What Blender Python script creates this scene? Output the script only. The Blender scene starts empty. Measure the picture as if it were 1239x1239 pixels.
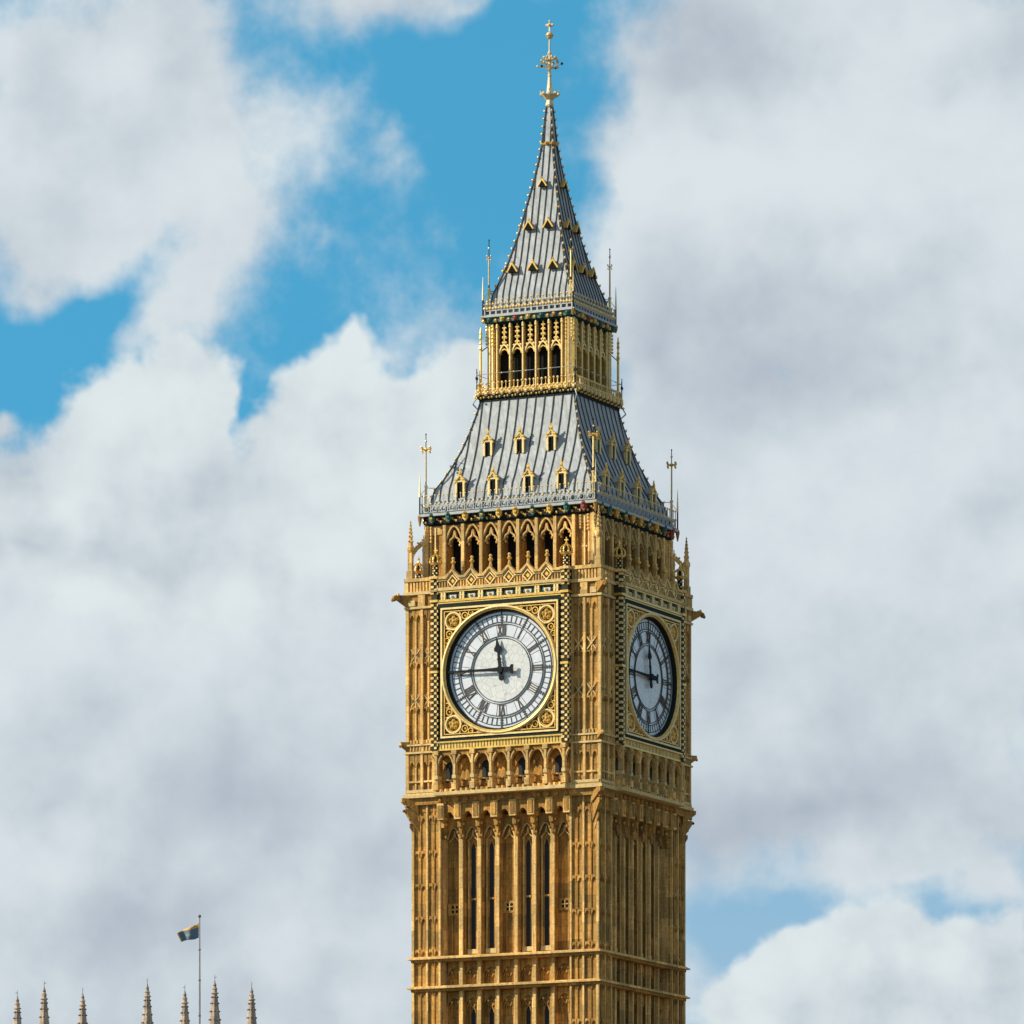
import bpy, math, random
from mathutils import Vector, Matrix
random.seed(7)
R = math.radians
scene = bpy.context.scene
col = scene.collection

# ------------------------------------------------------------------ camera
cam_d = bpy.data.cameras.new('camera')
cam = bpy.data.objects.new('camera', cam_d); col.objects.link(cam)
cam.location = (0, 0, 2.0)
cam.rotation_euler = (R(90), 0, 0)
cam_d.sensor_width = 36.0
cam_d.lens = 36.0 * 7379 / 1239
cam_d.shift_y = (1900 - 619.5) / 1239
cam_d.clip_start = 1.0
cam_d.clip_end = 20000
scene.camera = cam

# ------------------------------------------------------------------ sun and sky
SUN_AZ = -100.0      # degrees from +Y towards +X: the sun stands to the left of the camera
SUN_EL = 30.0
sd = Vector((math.sin(R(SUN_AZ)) * math.cos(R(SUN_EL)), math.cos(R(SUN_AZ)) * math.cos(R(SUN_EL)), math.sin(R(SUN_EL))))
sun_d = bpy.data.lights.new('sun', 'SUN')
sun_d.energy = 5.0
sun_d.angle = R(0.5)
sun_d.color = (1.0, 0.89, 0.70)
sun = bpy.data.objects.new('sun', sun_d); col.objects.link(sun)
sun.rotation_euler = sd.to_track_quat('Z', 'Y').to_euler()
sun.location = (-100, 200, 200)

scene.view_settings.view_transform = 'Standard'
scene.view_settings.look = 'None'
scene.view_settings.exposure = 0.15
scene.view_settings.gamma = 1.0

world = bpy.data.worlds.new('World'); scene.world = world
world.use_nodes = True
nt = world.node_tree; nt.nodes.clear()
N = nt.nodes; LK = nt.links

def wn(t, **kw):
    n = N.new(t)
    for k, v in kw.items(): setattr(n, k, v)
    return n
def setin(n, i, v):
    if hasattr(v, 'is_linked') or isinstance(v, bpy.types.NodeSocket): LK.new(v, n.inputs[i])
    else: n.inputs[i].default_value = v
def wm(op, a, b=None, c=None, clamp=False):
    n = wn('ShaderNodeMath', operation=op); n.use_clamp = clamp
    for i, v in enumerate((a, b, c)):
        if v is not None: setin(n, i, v)
    return n.outputs[0]
def wv(op, a, b=None):
    n = wn('ShaderNodeVectorMath', operation=op); setin(n, 0, a)
    if b is not None: setin(n, 1, b)
    return n.outputs[0]
def sstep(v, lo, hi):
    n = wn('ShaderNodeMapRange', interpolation_type='SMOOTHSTEP')
    setin(n, 0, v); n.inputs[1].default_value = lo; n.inputs[2].default_value = hi
    return n.outputs[0]
def mixc(f, a, b):
    n = wn('ShaderNodeMix', data_type='RGBA'); setin(n, 0, f)
    for i, v in ((6, a), (7, b)):
        if isinstance(v, tuple): n.inputs[i].default_value = v if len(v) == 4 else v + (1,)
        else: LK.new(v, n.inputs[i])
    return n.outputs[2]
def fbm(vec, scale, detail, rough, dist=0.0, loc=(0, 0, 0)):
    mp = wn('ShaderNodeMapping'); setin(mp, 0, vec); mp.inputs[1].default_value = loc
    n = wn('ShaderNodeTexNoise'); LK.new(mp.outputs[0], n.inputs['Vector'])
    n.inputs['Scale'].default_value = scale; n.inputs['Detail'].default_value = detail
    n.inputs['Roughness'].default_value = rough; n.inputs['Distortion'].default_value = dist
    return n.outputs[0]

tc = wn('ShaderNodeTexCoord')
dirv = tc.outputs['Generated']
sep = wn('ShaderNodeSeparateXYZ'); LK.new(dirv, sep.inputs[0])
# heading and height of a sky direction, scaled to thousandths of a radian
az = wm('MULTIPLY', wm('ARCTAN2', sep.outputs[0], sep.outputs[1]), 1000.0)
hor = wm('MAXIMUM', wm('SQRT', wm('ADD', wm('MULTIPLY', sep.outputs[0], sep.outputs[0]), wm('MULTIPLY', sep.outputs[1], sep.outputs[1]))), 0.02)
el = wm('MULTIPLY', wm('ARCTAN2', sep.outputs[2], hor), 1000.0)
# big soft bend of the coordinates so that no cloud keeps a geometric outline
def warped(amp1, amp2, seed):
    w1 = wn('ShaderNodeTexNoise'); LK.new(wv('ADD', dirv, (seed, 0, 0)), w1.inputs['Vector'])
    w1.inputs['Scale'].default_value = 22; w1.inputs['Detail'].default_value = 4.5; w1.inputs['Roughness'].default_value = 0.55
    s = wn('ShaderNodeSeparateColor'); LK.new(w1.outputs['Color'], s.inputs[0])
    c = wn('ShaderNodeCombineXYZ')
    LK.new(wm('MULTIPLY_ADD', wm('SUBTRACT', s.outputs[0], 0.5), amp1, az), c.inputs[0])
    LK.new(wm('MULTIPLY_ADD', wm('SUBTRACT', s.outputs[1], 0.5), amp2, el), c.inputs[1])
    return c.outputs[0]
P_soft = warped(42, 42, 1.3)
P_hard = warped(22, 22, 4.1)

def A(px): return (px - 619.5) / 7.379           # heading of a cloud feature, mrad
def B(py): return math.atan((1900 - py) / 7379.0) * 1000
def field(P, blobs, start=0.0):
    acc = None
    for (px, py, rx, ry, rot, w) in blobs:
        sx, sy = 7.379 / rx, 7.379 / ry
        if rot:
            mp = wn('ShaderNodeMapping', vector_type='TEXTURE'); LK.new(P, mp.inputs[0])
            mp.inputs[1].default_value = (A(px), B(py), 0)
            mp.inputs[2].default_value = (0, 0, R(rot))
            mp.inputs[3].default_value = (1 / sx, 1 / sy, 1000)
        else:
            mp = wn('ShaderNodeVectorMath', operation='MULTIPLY_ADD'); LK.new(P, mp.inputs[0])
            mp.inputs[1].default_value = (sx, sy, 0)
            mp.inputs[2].default_value = (-A(px) * sx, -B(py) * sy, 0)
        g = wn('ShaderNodeTexGradient', gradient_type='QUADRATIC_SPHERE'); LK.new(mp.outputs[0], g.inputs[0])
        acc = wm('MULTIPLY_ADD', g.outputs[1], w, start if acc is None else acc)
    return acc

# cover of the soft, far layer (veils, big upper clouds)
SOFT = [
 # upper-left cloud
 (60, 120, 330, 300, 0, 1.7), (190, 60, 190, 210, 0, 1.1), (90, 230, 300, 170, 0, 1.2), (220, 250, 190, 150, -30, .7), (260, 330, 130, 120, 0, .55),
 (210, 370, 120, 90, 0, .35), (30, 320, 130, 90, 0, .6), (320, 150, 90, 90, 20, .3), (390, 150, 150, 80, 25, .22), (285, 305, 190, 140, 0, .62), (380, 220, 200, 190, 0, .34), (30, 350, 120, 80, 0, .3), (180, 400, 90, 60, 0, .25), (250, 385, 130, 80, 0, .5), (1235, 60, 160, 160, 0, .9),
 # top middle veil
 (440, 5, 210, 80, 0, 1.0), (540, 20, 110, 50, 10, .4),
 # wisps
 (492, 225, 26, 64, 22, .42), (484, 180, 16, 46, -10, .28), (415, 330, 46, 70, 30, .34),
 # right-hand cloud
 (1000, 150, 420, 420, 0, 2.2), (1200, 400, 460, 560, 0, 1.6), (800, 230, 130, 230, 0, 1.25), (850, 60, 190, 150, 0, .9), (765, 160, 80, 110, 0, .5), (820, 420, 170, 300, 0, 1.2), (1000, 620, 420, 400, 0, 1.6),
 (900, 850, 420, 330, 0, 1.5), (1180, 830, 330, 330, 0, 1.2), (790, 640, 200, 300, 0, 1.0), (740, 60, 60, 80, 0, .2),
 # lower sheet left and behind the tower
 (260, 760, 700, 420, 0, 2.0), (100, 1000, 560, 330, 0, 1.6), (420, 1090, 500, 330, 0, 1.7), (620, 760, 330, 420, 0, 1.2), (640, 480, 120, 160, 0, .8), (40, 1200, 420, 260, 0, 1.2), (480, 1239, 330, 200, 0, 1.3), (800, 1239, 200, 200, 0, .8), (200, 1250, 300, 200, 0, .8), (700, 1000, 260, 300, 0, .9),
 # gaps
 (945, 1085, 185, 85, 0, -1.0), (1200, 950, 170, 100, 0, .9), (1225, 1080, 100, 70, 0, .8), (1000, 970, 440, 85, 0, .8), (1150, 1040, 200, 60, 0, .5), (860, 1130, 100, 110, 0, -.35), (1150, 1085, 50, 40, 0, -.3), (1130, 1075, 130, 90, 0, 1.0), (1000, 1060, 400, 120, 0, .7),
 (60, 430, 190, 120, 0, -1.3), (120, 335, 120, 70, 0, -.5), (150, 345, 90, 55, 0, -.3), (600, 200, 120, 230, 0, -.9), (400, 440, 90, 60, 0, -.3),
]
HARD = [
 (40, 640, 240, 170, 0, 1.5), (190, 520, 190, 160, 0, 1.35), (235, 440, 85, 70, 0, .75), (290, 470, 60, 90, 0, .3), (130, 490, 95, 75, 0, .6), (410, 500, 200, 170, 0, 1.3),
 (440, 405, 58, 58, 0, .85), (385, 450, 80, 70, 0, .6), (560, 450, 120, 130, 0, 1.0), (590, 400, 75, 60, 0, .5), (320, 660, 520, 220, 0, 1.6), (560, 620, 300, 280, 0, 1.3),
 (15, 520, 40, 50, 0, .55),
 # lower right heap
 (1060, 1230, 280, 170, 0, 1.7), (945, 1185, 120, 95, 20, .9), (1075, 1100, 95, 80, 0, .85), (1150, 1130, 130, 110, 0, .8), (1010, 1140, 80, 60, 0, .4), (1225, 1090, 70, 120, 0, .8), (870, 1230, 110, 90, 0, .9), (1210, 1200, 170, 130, 0, 1.3), (1080, 1130, 120, 90, 0, .8), (1000, 1150, 120, 80, 0, .5),
 # notches
 (325, 450, 30, 75, -35, -.5), (487, 425, 34, 50, 0, -.6), (300, 500, 24, 60, 0, -.35),
]
# where the clouds are thick (grey undersides) and where the sun lights them
TONE = [
 (180, 230, 260, 200, 0, .45), (120, 60, 240, 120, 0, .3), (60, 110, 120, 70, 0, -.22), (250, 150, 120, 90, 0, -.1), (330, 200, 140, 120, 0, -.15),
 (440, 10, 260, 90, 0, -.28),
 (840, 70, 210, 170, 0, -.7), (790, 120, 110, 100, 0, -.25), (880, 200, 90, 60, 0, -.25), (1110, 160, 300, 240, 0, .65), (920, 230, 220, 130, 0, .6), (790, 270, 150, 150, 0, .6), (745, 170, 60, 70, 0, .25),
 (900, 400, 250, 150, 0, -.62), (1080, 430, 230, 110, 0, -.3), (800, 440, 140, 120, 0, -.35), (950, 560, 320, 120, 0, .25), (1100, 110, 60, 40, 0, -.3), (1200, 250, 200, 130, 0, .2),
 (1100, 300, 200, 100, 0, -.1), (1120, 650, 280, 160, 0, .05), (960, 840, 300, 110, 0, -.3), (1000, 970, 440, 130, 0, -.85), (840, 960, 150, 130, 0, -.35), (1200, 980, 200, 90, 0, -.2),
 (1050, 1120, 190, 120, 0, .6), (1000, 1190, 200, 120, 0, .35), (1200, 1110, 100, 120, 0, .4), (1100, 1239, 160, 60, 0, -.3),
 (250, 470, 300, 120, 0, .45), (430, 430, 150, 110, 0, .45), (120, 560, 200, 90, 0, -.1), (560, 440, 110, 130, 0, .1), (500, 600, 250, 160, 0, .35),
 (40, 690, 200, 90, 0, -.6), (160, 680, 160, 60, 0, -.35), (20, 600, 120, 80, 0, -.3), (230, 790, 260, 120, 0, .45), (90, 740, 130, 60, 10, .25), (330, 690, 240, 110, 0, .15),
 (80, 900, 220, 120, 0, -.1), (300, 980, 350, 140, 0, -.62), (450, 1020, 200, 90, 0, -.35), (60, 1050, 200, 90, 0, .25), (290, 1060, 90, 60, 0, .2), (60, 960, 160, 60, 0, -.35),
 (240, 1140, 400, 90, 0, -.25), (350, 1200, 420, 110, 0, -.4), (60, 1170, 260, 90, 0, -.25), (400, 900, 300, 80, 0, -.2),
]
n_big = wm('SUBTRACT', fbm(dirv, 11, 3, 0.55), 0.5)
n_mid = wm('SUBTRACT', fbm(dirv, 38, 5.5, 0.64, 0, (3, 1, 2)), 0.5)
n_bil = wm('SUBTRACT', fbm(dirv, 30, 6, 0.56, 0, (7, 2, 5)), 0.5)
n_b2 = wm('SUBTRACT', fbm(wv('ADD', dirv, (-0.006, 0, 0.006)), 30, 4, 0.5, 0, (7, 2, 5)), 0.5)
relief = wm('SUBTRACT', n_bil, n_b2)
n_fine = wm('SUBTRACT', fbm(dirv, 120, 3, 0.6, 0, (1, 9, 4)), 0.5)
c_soft = wm('MULTIPLY_ADD', n_fine, 0.55, wm('MULTIPLY_ADD', n_mid, 1.75, wm('MULTIPLY_ADD', n_big, 0.7, field(P_soft, SOFT, -0.30))))
c_hard = wm('MULTIPLY_ADD', n_fine, 0.75, wm('MULTIPLY_ADD', n_bil, 1.3, field(P_hard, HARD, -0.42)))
# unseen cloud cover beside and behind the view, added as fill for shaded walls
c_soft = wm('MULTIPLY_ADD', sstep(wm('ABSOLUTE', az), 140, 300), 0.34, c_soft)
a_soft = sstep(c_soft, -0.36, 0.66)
a_hard = sstep(c_hard, -0.12, 0.26)
tone = wm('MULTIPLY_ADD', n_big, 0.5, wm('MULTIPLY_ADD', n_mid, 0.62, wm('MULTIPLY_ADD', n_fine, 0.35, field(P_soft, TONE, 0.74))))
t_soft = sstep(wm('MULTIPLY_ADD', relief, 2.0, tone), -0.45, 1.40)
t_hard = sstep(wm('MULTIPLY_ADD', relief, 3.2, wm('ADD', tone, 0.04)), -0.45, 1.45)
GREY = (0.375, 0.430, 0.505)
WHITE = (0.640, 0.705, 0.735)
k_soft = mixc(t_soft, GREY, WHITE)
k_hard = mixc(t_hard, GREY, (0.665, 0.735, 0.750))

skyt = wn('ShaderNodeTexSky', sky_type='NISHITA')
skyt.sun_disc = False
skyt.sun_elevation = R(SUN_EL)
skyt.sun_rotation = R(SUN_AZ % 360)
skyt.altitude = 30; skyt.air_density = 1.0; skyt.dust_density = 0.3; skyt.ozone_density = 2.0
# the air above the low haze: look a little higher than the true horizon
lift = wv('NORMALIZE', wv('ADD', dirv, (0, 0, 0.55)))
LK.new(lift, skyt.inputs[0])
tint = wn('ShaderNodeMix', data_type='RGBA', blend_type='MULTIPLY'); tint.inputs[0].default_value = 1
LK.new(skyt.outputs[0], tint.inputs[6]); LK.new(mixc(sstep(el, 260, 520), (0.80, 2.40, 2.22), (0.62, 0.58, 0.48)), tint.inputs[7])
bg_sky = wn('ShaderNodeBackground'); # the blue pales towards the horizon
LK.new(mixc(sstep(el, 75, 185), (3.0, 4.7, 6.2), tint.outputs[2]), bg_sky.inputs[0]); bg_sky.inputs[1].default_value = 0.10
bg_s = wn('ShaderNodeBackground'); LK.new(k_soft, bg_s.inputs[0])
bg_h = wn('ShaderNodeBackground'); LK.new(k_hard, bg_h.inputs[0])
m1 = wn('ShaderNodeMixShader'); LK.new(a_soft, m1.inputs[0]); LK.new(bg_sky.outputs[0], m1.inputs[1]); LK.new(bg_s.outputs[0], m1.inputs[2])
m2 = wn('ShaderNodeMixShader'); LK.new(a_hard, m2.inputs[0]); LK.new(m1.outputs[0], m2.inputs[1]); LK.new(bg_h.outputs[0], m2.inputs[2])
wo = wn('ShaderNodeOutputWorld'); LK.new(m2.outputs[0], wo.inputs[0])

# ------------------------------------------------------------------ materials
def newmat(name):
    m = bpy.data.materials.new(name); m.use_nodes = True
    return m, m.node_tree.nodes, m.node_tree.links, m.node_tree.nodes['Principled BSDF']
def simple(name, c, rough=0.6, metal=0.0, spec=0.5, var=0.0, vscale=3.0, bump=0.0):
    m, n, l, b = newmat(name)
    b.inputs['Base Color'].default_value = (*c, 1); b.inputs['Roughness'].default_value = rough
    b.inputs['Metallic'].default_value = metal; b.inputs['Specular IOR Level'].default_value = spec
    if var or bump:
        t = n.new('ShaderNodeTexCoord'); x = n.new('ShaderNodeTexNoise'); l.new(t.outputs['Object'], x.inputs['Vector'])
        x.inputs['Scale'].default_value = vscale; x.inputs['Detail'].default_value = 6; x.inputs['Roughness'].default_value = .65
        if var:
            r = n.new('ShaderNodeMapRange'); l.new(x.outputs[0], r.inputs[0])
            r.inputs[1].default_value = .3; r.inputs[2].default_value = .7; r.inputs[3].default_value = 1 - var; r.inputs[4].default_value = 1 + var
            h = n.new('ShaderNodeHueSaturation'); h.inputs['Color'].default_value = (*c, 1); l.new(r.outputs[0], h.inputs['Value']); l.new(h.outputs[0], b.inputs['Base Color'])
        if bump:
            bp = n.new('ShaderNodeBump'); bp.inputs['Strength'].default_value = bump; bp.inputs['Distance'].default_value = .05
            l.new(x.outputs[0], bp.inputs['Height']); l.new(bp.outputs[0], b.inputs['Normal'])
    return m
def stone(name, c1, c2, c3, block=0.42):
    """limestone laid in courses: each block its own tint, soot streaks that run down, pitted surface"""
    m, n, l, b = newmat(name)
    t = n.new('ShaderNodeTexCoord'); s = n.new('ShaderNodeSeparateXYZ'); l.new(t.outputs['Object'], s.inputs[0])
    a = n.new('ShaderNodeMath'); a.operation = 'ADD'; l.new(s.outputs[0], a.inputs[0]); l.new(s.outputs[1], a.inputs[1])
    c = n.new('ShaderNodeCombineXYZ'); l.new(a.outputs[0], c.inputs[0]); l.new(s.outputs[2], c.inputs[1])
    br = n.new('ShaderNodeTexBrick'); l.new(c.outputs[0], br.inputs['Vector'])
    br.inputs['Scale'].default_value = 1; br.inputs['Brick Width'].default_value = block * 1.7; br.inputs['Row Height'].default_value = block
    br.inputs['Mortar Size'].default_value = .012; br.inputs['Bias'].default_value = 0.0
    br.inputs['Color1'].default_value = (*c1, 1); br.inputs['Color2'].default_value = (*c2, 1)
    br.inputs['Mortar'].default_value = (c1[0] * .6, c1[1] * .6, c1[2] * .6, 1)
    # some blocks were replaced or weathered differently: a second, coarser bond picks them out
    b2 = n.new('ShaderNodeTexBrick'); l.new(c.outputs[0], b2.inputs['Vector']); b2.inputs['Scale'].default_value = 1
    b2.inputs['Brick Width'].default_value = block * 2.6; b2.inputs['Row Height'].default_value = block * 2; b2.inputs['Mortar Size'].default_value = 0; b2.offset = .37
    b2.inputs['Color1'].default_value = (.56, .60, .70, 1); b2.inputs['Color2'].default_value = (1.26, 1.20, 1.14, 1); b2.inputs['Bias'].default_value = .15
    ml = n.new('ShaderNodeMix'); ml.data_type = 'RGBA'; ml.blend_type = 'MULTIPLY'; ml.inputs[0].default_value = 1.0; l.new(br.outputs[0], ml.inputs[6]); l.new(b2.outputs[0], ml.inputs[7])
    mp = n.new('ShaderNodeMapping'); l.new(t.outputs['Object'], mp.inputs[0]); mp.inputs[3].default_value = (3.4, 3.4, .26)
    x = n.new('ShaderNodeTexNoise'); l.new(mp.outputs[0], x.inputs['Vector']); x.inputs['Scale'].default_value = 1.3; x.inputs['Detail'].default_value = 7; x.inputs['Roughness'].default_value = .7
    r = n.new('ShaderNodeMapRange'); l.new(x.outputs[0], r.inputs[0]); r.inputs[1].default_value = .44; r.inputs[2].default_value = .66
    mx = n.new('ShaderNodeMix'); mx.data_type = 'RGBA'; l.new(r.outputs[0], mx.inputs[0]); l.new(ml.outputs[2], mx.inputs[6]); mx.inputs[7].default_value = (*c3, 1)
    y = n.new('ShaderNodeTexNoise'); l.new(t.outputs['Object'], y.inputs['Vector']); y.inputs['Scale'].default_value = 7; y.inputs['Detail'].default_value = 6; y.inputs['Roughness'].default_value = .7
    r2 = n.new('ShaderNodeMapRange'); l.new(y.outputs[0], r2.inputs[0]); r2.inputs[1].default_value = .3; r2.inputs[2].default_value = .7; r2.inputs[3].default_value = .7; r2.inputs[4].default_value = 1.25
    h = n.new('ShaderNodeHueSaturation'); l.new(mx.outputs[2], h.inputs['Color']); l.new(r2.outputs[0], h.inputs['Value']); l.new(h.outputs[0], b.inputs['Base Color'])
    bp = n.new('ShaderNodeBump'); bp.inputs['Strength'].default_value = .5; bp.inputs['Distance'].default_value = .06
    l.new(y.outputs[0], bp.inputs['Height']); l.new(bp.outputs[0], b.inputs['Normal'])
    b.inputs['Roughness'].default_value = .9; b.inputs['Specular IOR Level'].default_value = .2
    return m
def slate(name, c):
    m, n, l, b = newmat(name)
    t = n.new('ShaderNodeTexCoord'); s = n.new('ShaderNodeSeparateXYZ'); l.new(t.outputs['Object'], s.inputs[0])
    a = n.new('ShaderNodeMath'); a.operation = 'ADD'; l.new(s.outputs[0], a.inputs[0]); l.new(s.outputs[1], a.inputs[1])
    cb = n.new('ShaderNodeCombineXYZ'); l.new(a.outputs[0], cb.inputs[0]); l.new(s.outputs[2], cb.inputs[1])
    mp = n.new('ShaderNodeMapping'); l.new(cb.outputs[0], mp.inputs[0]); mp.inputs[2].default_value = (0, 0, R(38))
    br = n.new('ShaderNodeTexBrick'); l.new(mp.outputs[0], br.inputs['Vector']); br.inputs['Scale'].default_value = 1
    br.inputs['Brick Width'].default_value = .5; br.inputs['Row Height'].default_value = .36; br.inputs['Mortar Size'].default_value = .012
    br.inputs['Color1'].default_value = (*[v * .96 for v in c], 1); br.inputs['Color2'].default_value = (*[v * 1.04 for v in c], 1); br.inputs['Mortar'].default_value = (*[v * .78 for v in c], 1)
    x = n.new('ShaderNodeTexNoise'); l.new(t.outputs['Object'], x.inputs['Vector']); x.inputs['Scale'].default_value = 1.6; x.inputs['Detail'].default_value = 7; x.inputs['Roughness'].default_value = .65
    r = n.new('ShaderNodeMapRange'); l.new(x.outputs[0], r.inputs[0]); r.inputs[1].default_value = .3; r.inputs[2].default_value = .7; r.inputs[3].default_value = .8; r.inputs[4].default_value = 1.18
    m3 = n.new('ShaderNodeMapping'); l.new(cb.outputs[0], m3.inputs[0]); m3.inputs[3].default_value = (5.5, .35, 1)
    y = n.new('ShaderNodeTexNoise'); l.new(m3.outputs[0], y.inputs['Vector']); y.inputs['Scale'].default_value = 1; y.inputs['Detail'].default_value = 6; y.inputs['Roughness'].default_value = .7
    ry = n.new('ShaderNodeMapRange'); l.new(y.outputs[0], ry.inputs[0]); ry.inputs[1].default_value = .35; ry.inputs[2].default_value = .68; ry.inputs[3].default_value = .74; ry.inputs[4].default_value = 1.12
    mm = n.new('ShaderNodeMath'); mm.operation = 'MULTIPLY'; l.new(r.outputs[0], mm.inputs[0]); l.new(ry.outputs[0], mm.inputs[1])
    h = n.new('ShaderNodeHueSaturation'); l.new(br.outputs[0], h.inputs['Color']); l.new(mm.outputs[0], h.inputs['Value']); l.new(h.outputs[0], b.inputs['Base Color'])
    b.inputs['Roughness'].default_value = .6; b.inputs['Specular IOR Level'].default_value = .3
    return m

M = {}
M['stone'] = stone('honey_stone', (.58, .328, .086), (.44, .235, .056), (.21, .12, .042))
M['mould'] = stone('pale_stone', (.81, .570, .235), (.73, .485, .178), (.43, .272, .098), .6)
M['ledge'] = simple('weathered_ledge', (.66, .49, .23), .9, spec=.2, var=.25, vscale=4)
M['gold'] = simple('gold_leaf', (.80, .50, .115), .36, .5, var=.3, vscale=5)
M['palegold'] = simple('worn_gold', (.80, .60, .26), .45, .3, var=.25, vscale=5)
M['silvergilt'] = simple('weathered_gilding', (.74, .62, .40), .4, .2, var=.25, vscale=6)
M['iron'] = simple('dark_green_iron', (.010, .019, .019), .7, spec=.15, var=.2)
M['teal'] = simple('teal_paint', (.03, .12, .10), .5, var=.2)
M['lead'] = simple('pale_lead', (.42, .45, .46), .6, var=.15)
M['slate'] = slate('iron_roof_tiles', (.43, .465, .485))
M['seam'] = simple('shaded_roof_seams', (.06, .068, .075), .7, spec=.2)  # battens and hip ribs: the battens' shadow is put into this dark colour
M['void'] = simple('painted_shade', (.012, .014, .015), .9, spec=.1)  # near-black colour stands in for the shade inside openings and hollows
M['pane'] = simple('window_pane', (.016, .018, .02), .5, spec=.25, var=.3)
M['hand'] = simple('dark_blue_hands', (.010, .016, .022), .7, spec=.15)
M['dialiron'] = simple('dial_iron', (.085, .09, .082), .7, spec=.2)
M['numeral'] = simple('numeral_iron', (.12, .095, .07), .7, spec=.2)
M['white'] = simple('shield_white', (.62, .63, .60), .6, var=.15)
M['redb'] = simple('boss_red', (.30, .06, .05), .6)
M['brown'] = simple('spandrel_ground', (.085, .05, .02), .7, var=.2)
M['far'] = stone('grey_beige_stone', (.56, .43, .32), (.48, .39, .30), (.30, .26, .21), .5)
M['poleg'] = simple('grey_pole_paint', (.30, .31, .31), .6, var=.2)
M['strap'] = simple('dark_strap', (.045, .04, .022), .7, spec=.15, var=.3)
M['fardark'] = simple('weathered_crocket', (.17, .155, .13), .9, var=.2)

def dial_glass():
    m, n, l, b = newmat('opal_glass')
    t = n.new('ShaderNodeTexCoord'); s = n.new('ShaderNodeSeparateXYZ'); l.new(t.outputs['Object'], s.inputs[0])
    c = n.new('ShaderNodeCombineXYZ'); l.new(s.outputs[0], c.inputs[0]); l.new(s.outputs[2], c.inputs[1])
    ln = n.new('ShaderNodeVectorMath'); ln.operation = 'LENGTH'; sb = n.new('ShaderNodeVectorMath'); sb.operation = 'SUBTRACT'
    l.new(c.outputs[0], sb.inputs[0]); sb.inputs[1].default_value = (0, 54.5, 0); l.new(sb.outputs[0], ln.inputs[0])
    v = n.new('ShaderNodeTexVoronoi'); v.feature = 'DISTANCE_TO_EDGE'; v.inputs['Scale'].default_value = 2.6; l.new(c.outputs[0], v.inputs['Vector'])
    lt = n.new('ShaderNodeMath'); lt.operation = 'LESS_THAN'; l.new(v.outputs['Distance'], lt.inputs[0]); lt.inputs[1].default_value = .028
    vc = n.new('ShaderNodeTexVoronoi'); vc.inputs['Scale'].default_value = 2.6; l.new(c.outputs[0], vc.inputs['Vector'])
    inn = n.new('ShaderNodeMath'); inn.operation = 'LESS_THAN'; l.new(ln.outputs['Value'], inn.inputs[0]); inn.inputs[1].default_value = 1.86
    mu = n.new('ShaderNodeMath'); mu.operation = 'MULTIPLY'; l.new(lt.outputs[0], mu.inputs[0]); l.new(inn.outputs[0], mu.inputs[1])
    mu2 = n.new('ShaderNodeMath'); mu2.operation = 'MULTIPLY'; l.new(mu.outputs[0], mu2.inputs[0]); mu2.inputs[1].default_value = .5
    base = n.new('ShaderNodeMix'); base.data_type = 'RGBA'; l.new(inn.outputs[0], base.inputs[0]); base.inputs[6].default_value = (.72, .75, .81, 1); base.inputs[7].default_value = (.735, .745, .735, 1)
    sp = n.new('ShaderNodeSeparateColor'); l.new(vc.outputs['Color'], sp.inputs[0])
    r = n.new('ShaderNodeMapRange'); l.new(sp.outputs[0], r.inputs[0]); r.inputs[3].default_value = .92; r.inputs[4].default_value = 1.04
    h = n.new('ShaderNodeHueSaturation'); l.new(base.outputs[2], h.inputs['Color']); l.new(r.outputs[0], h.inputs['Value'])
    mx = n.new('ShaderNodeMix'); mx.data_type = 'RGBA'; l.new(mu2.outputs[0], mx.inputs[0]); l.new(h.outputs[0], mx.inputs[6]); mx.inputs[7].default_value = (.28, .27, .24, 1)
    l.new(mx.outputs[2], b.inputs['Base Color']); b.inputs['Roughness'].default_value = .22; b.inputs['Specular IOR Level'].default_value = .9
    return m
M['glass'] = dial_glass()
m_, n_, l_, b_ = newmat('ground_cover')
x_ = n_.new('ShaderNodeTexNoise'); x_.inputs['Scale'].default_value = .05; x_.inputs['Detail'].default_value = 8
t_ = n_.new('ShaderNodeTexCoord'); l_.new(t_.outputs['Object'], x_.inputs['Vector'])
cr_ = n_.new('ShaderNodeMix'); cr_.data_type = 'RGBA'; l_.new(x_.outputs[0], cr_.inputs[0]); cr_.inputs[6].default_value = (.10, .085, .06, 1); cr_.inputs[7].default_value = (.16, .13, .09, 1)
l_.new(cr_.outputs[2], b_.inputs['Base Color']); b_.inputs['Roughness'].default_value = .9
M['ground'] = m_

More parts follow.
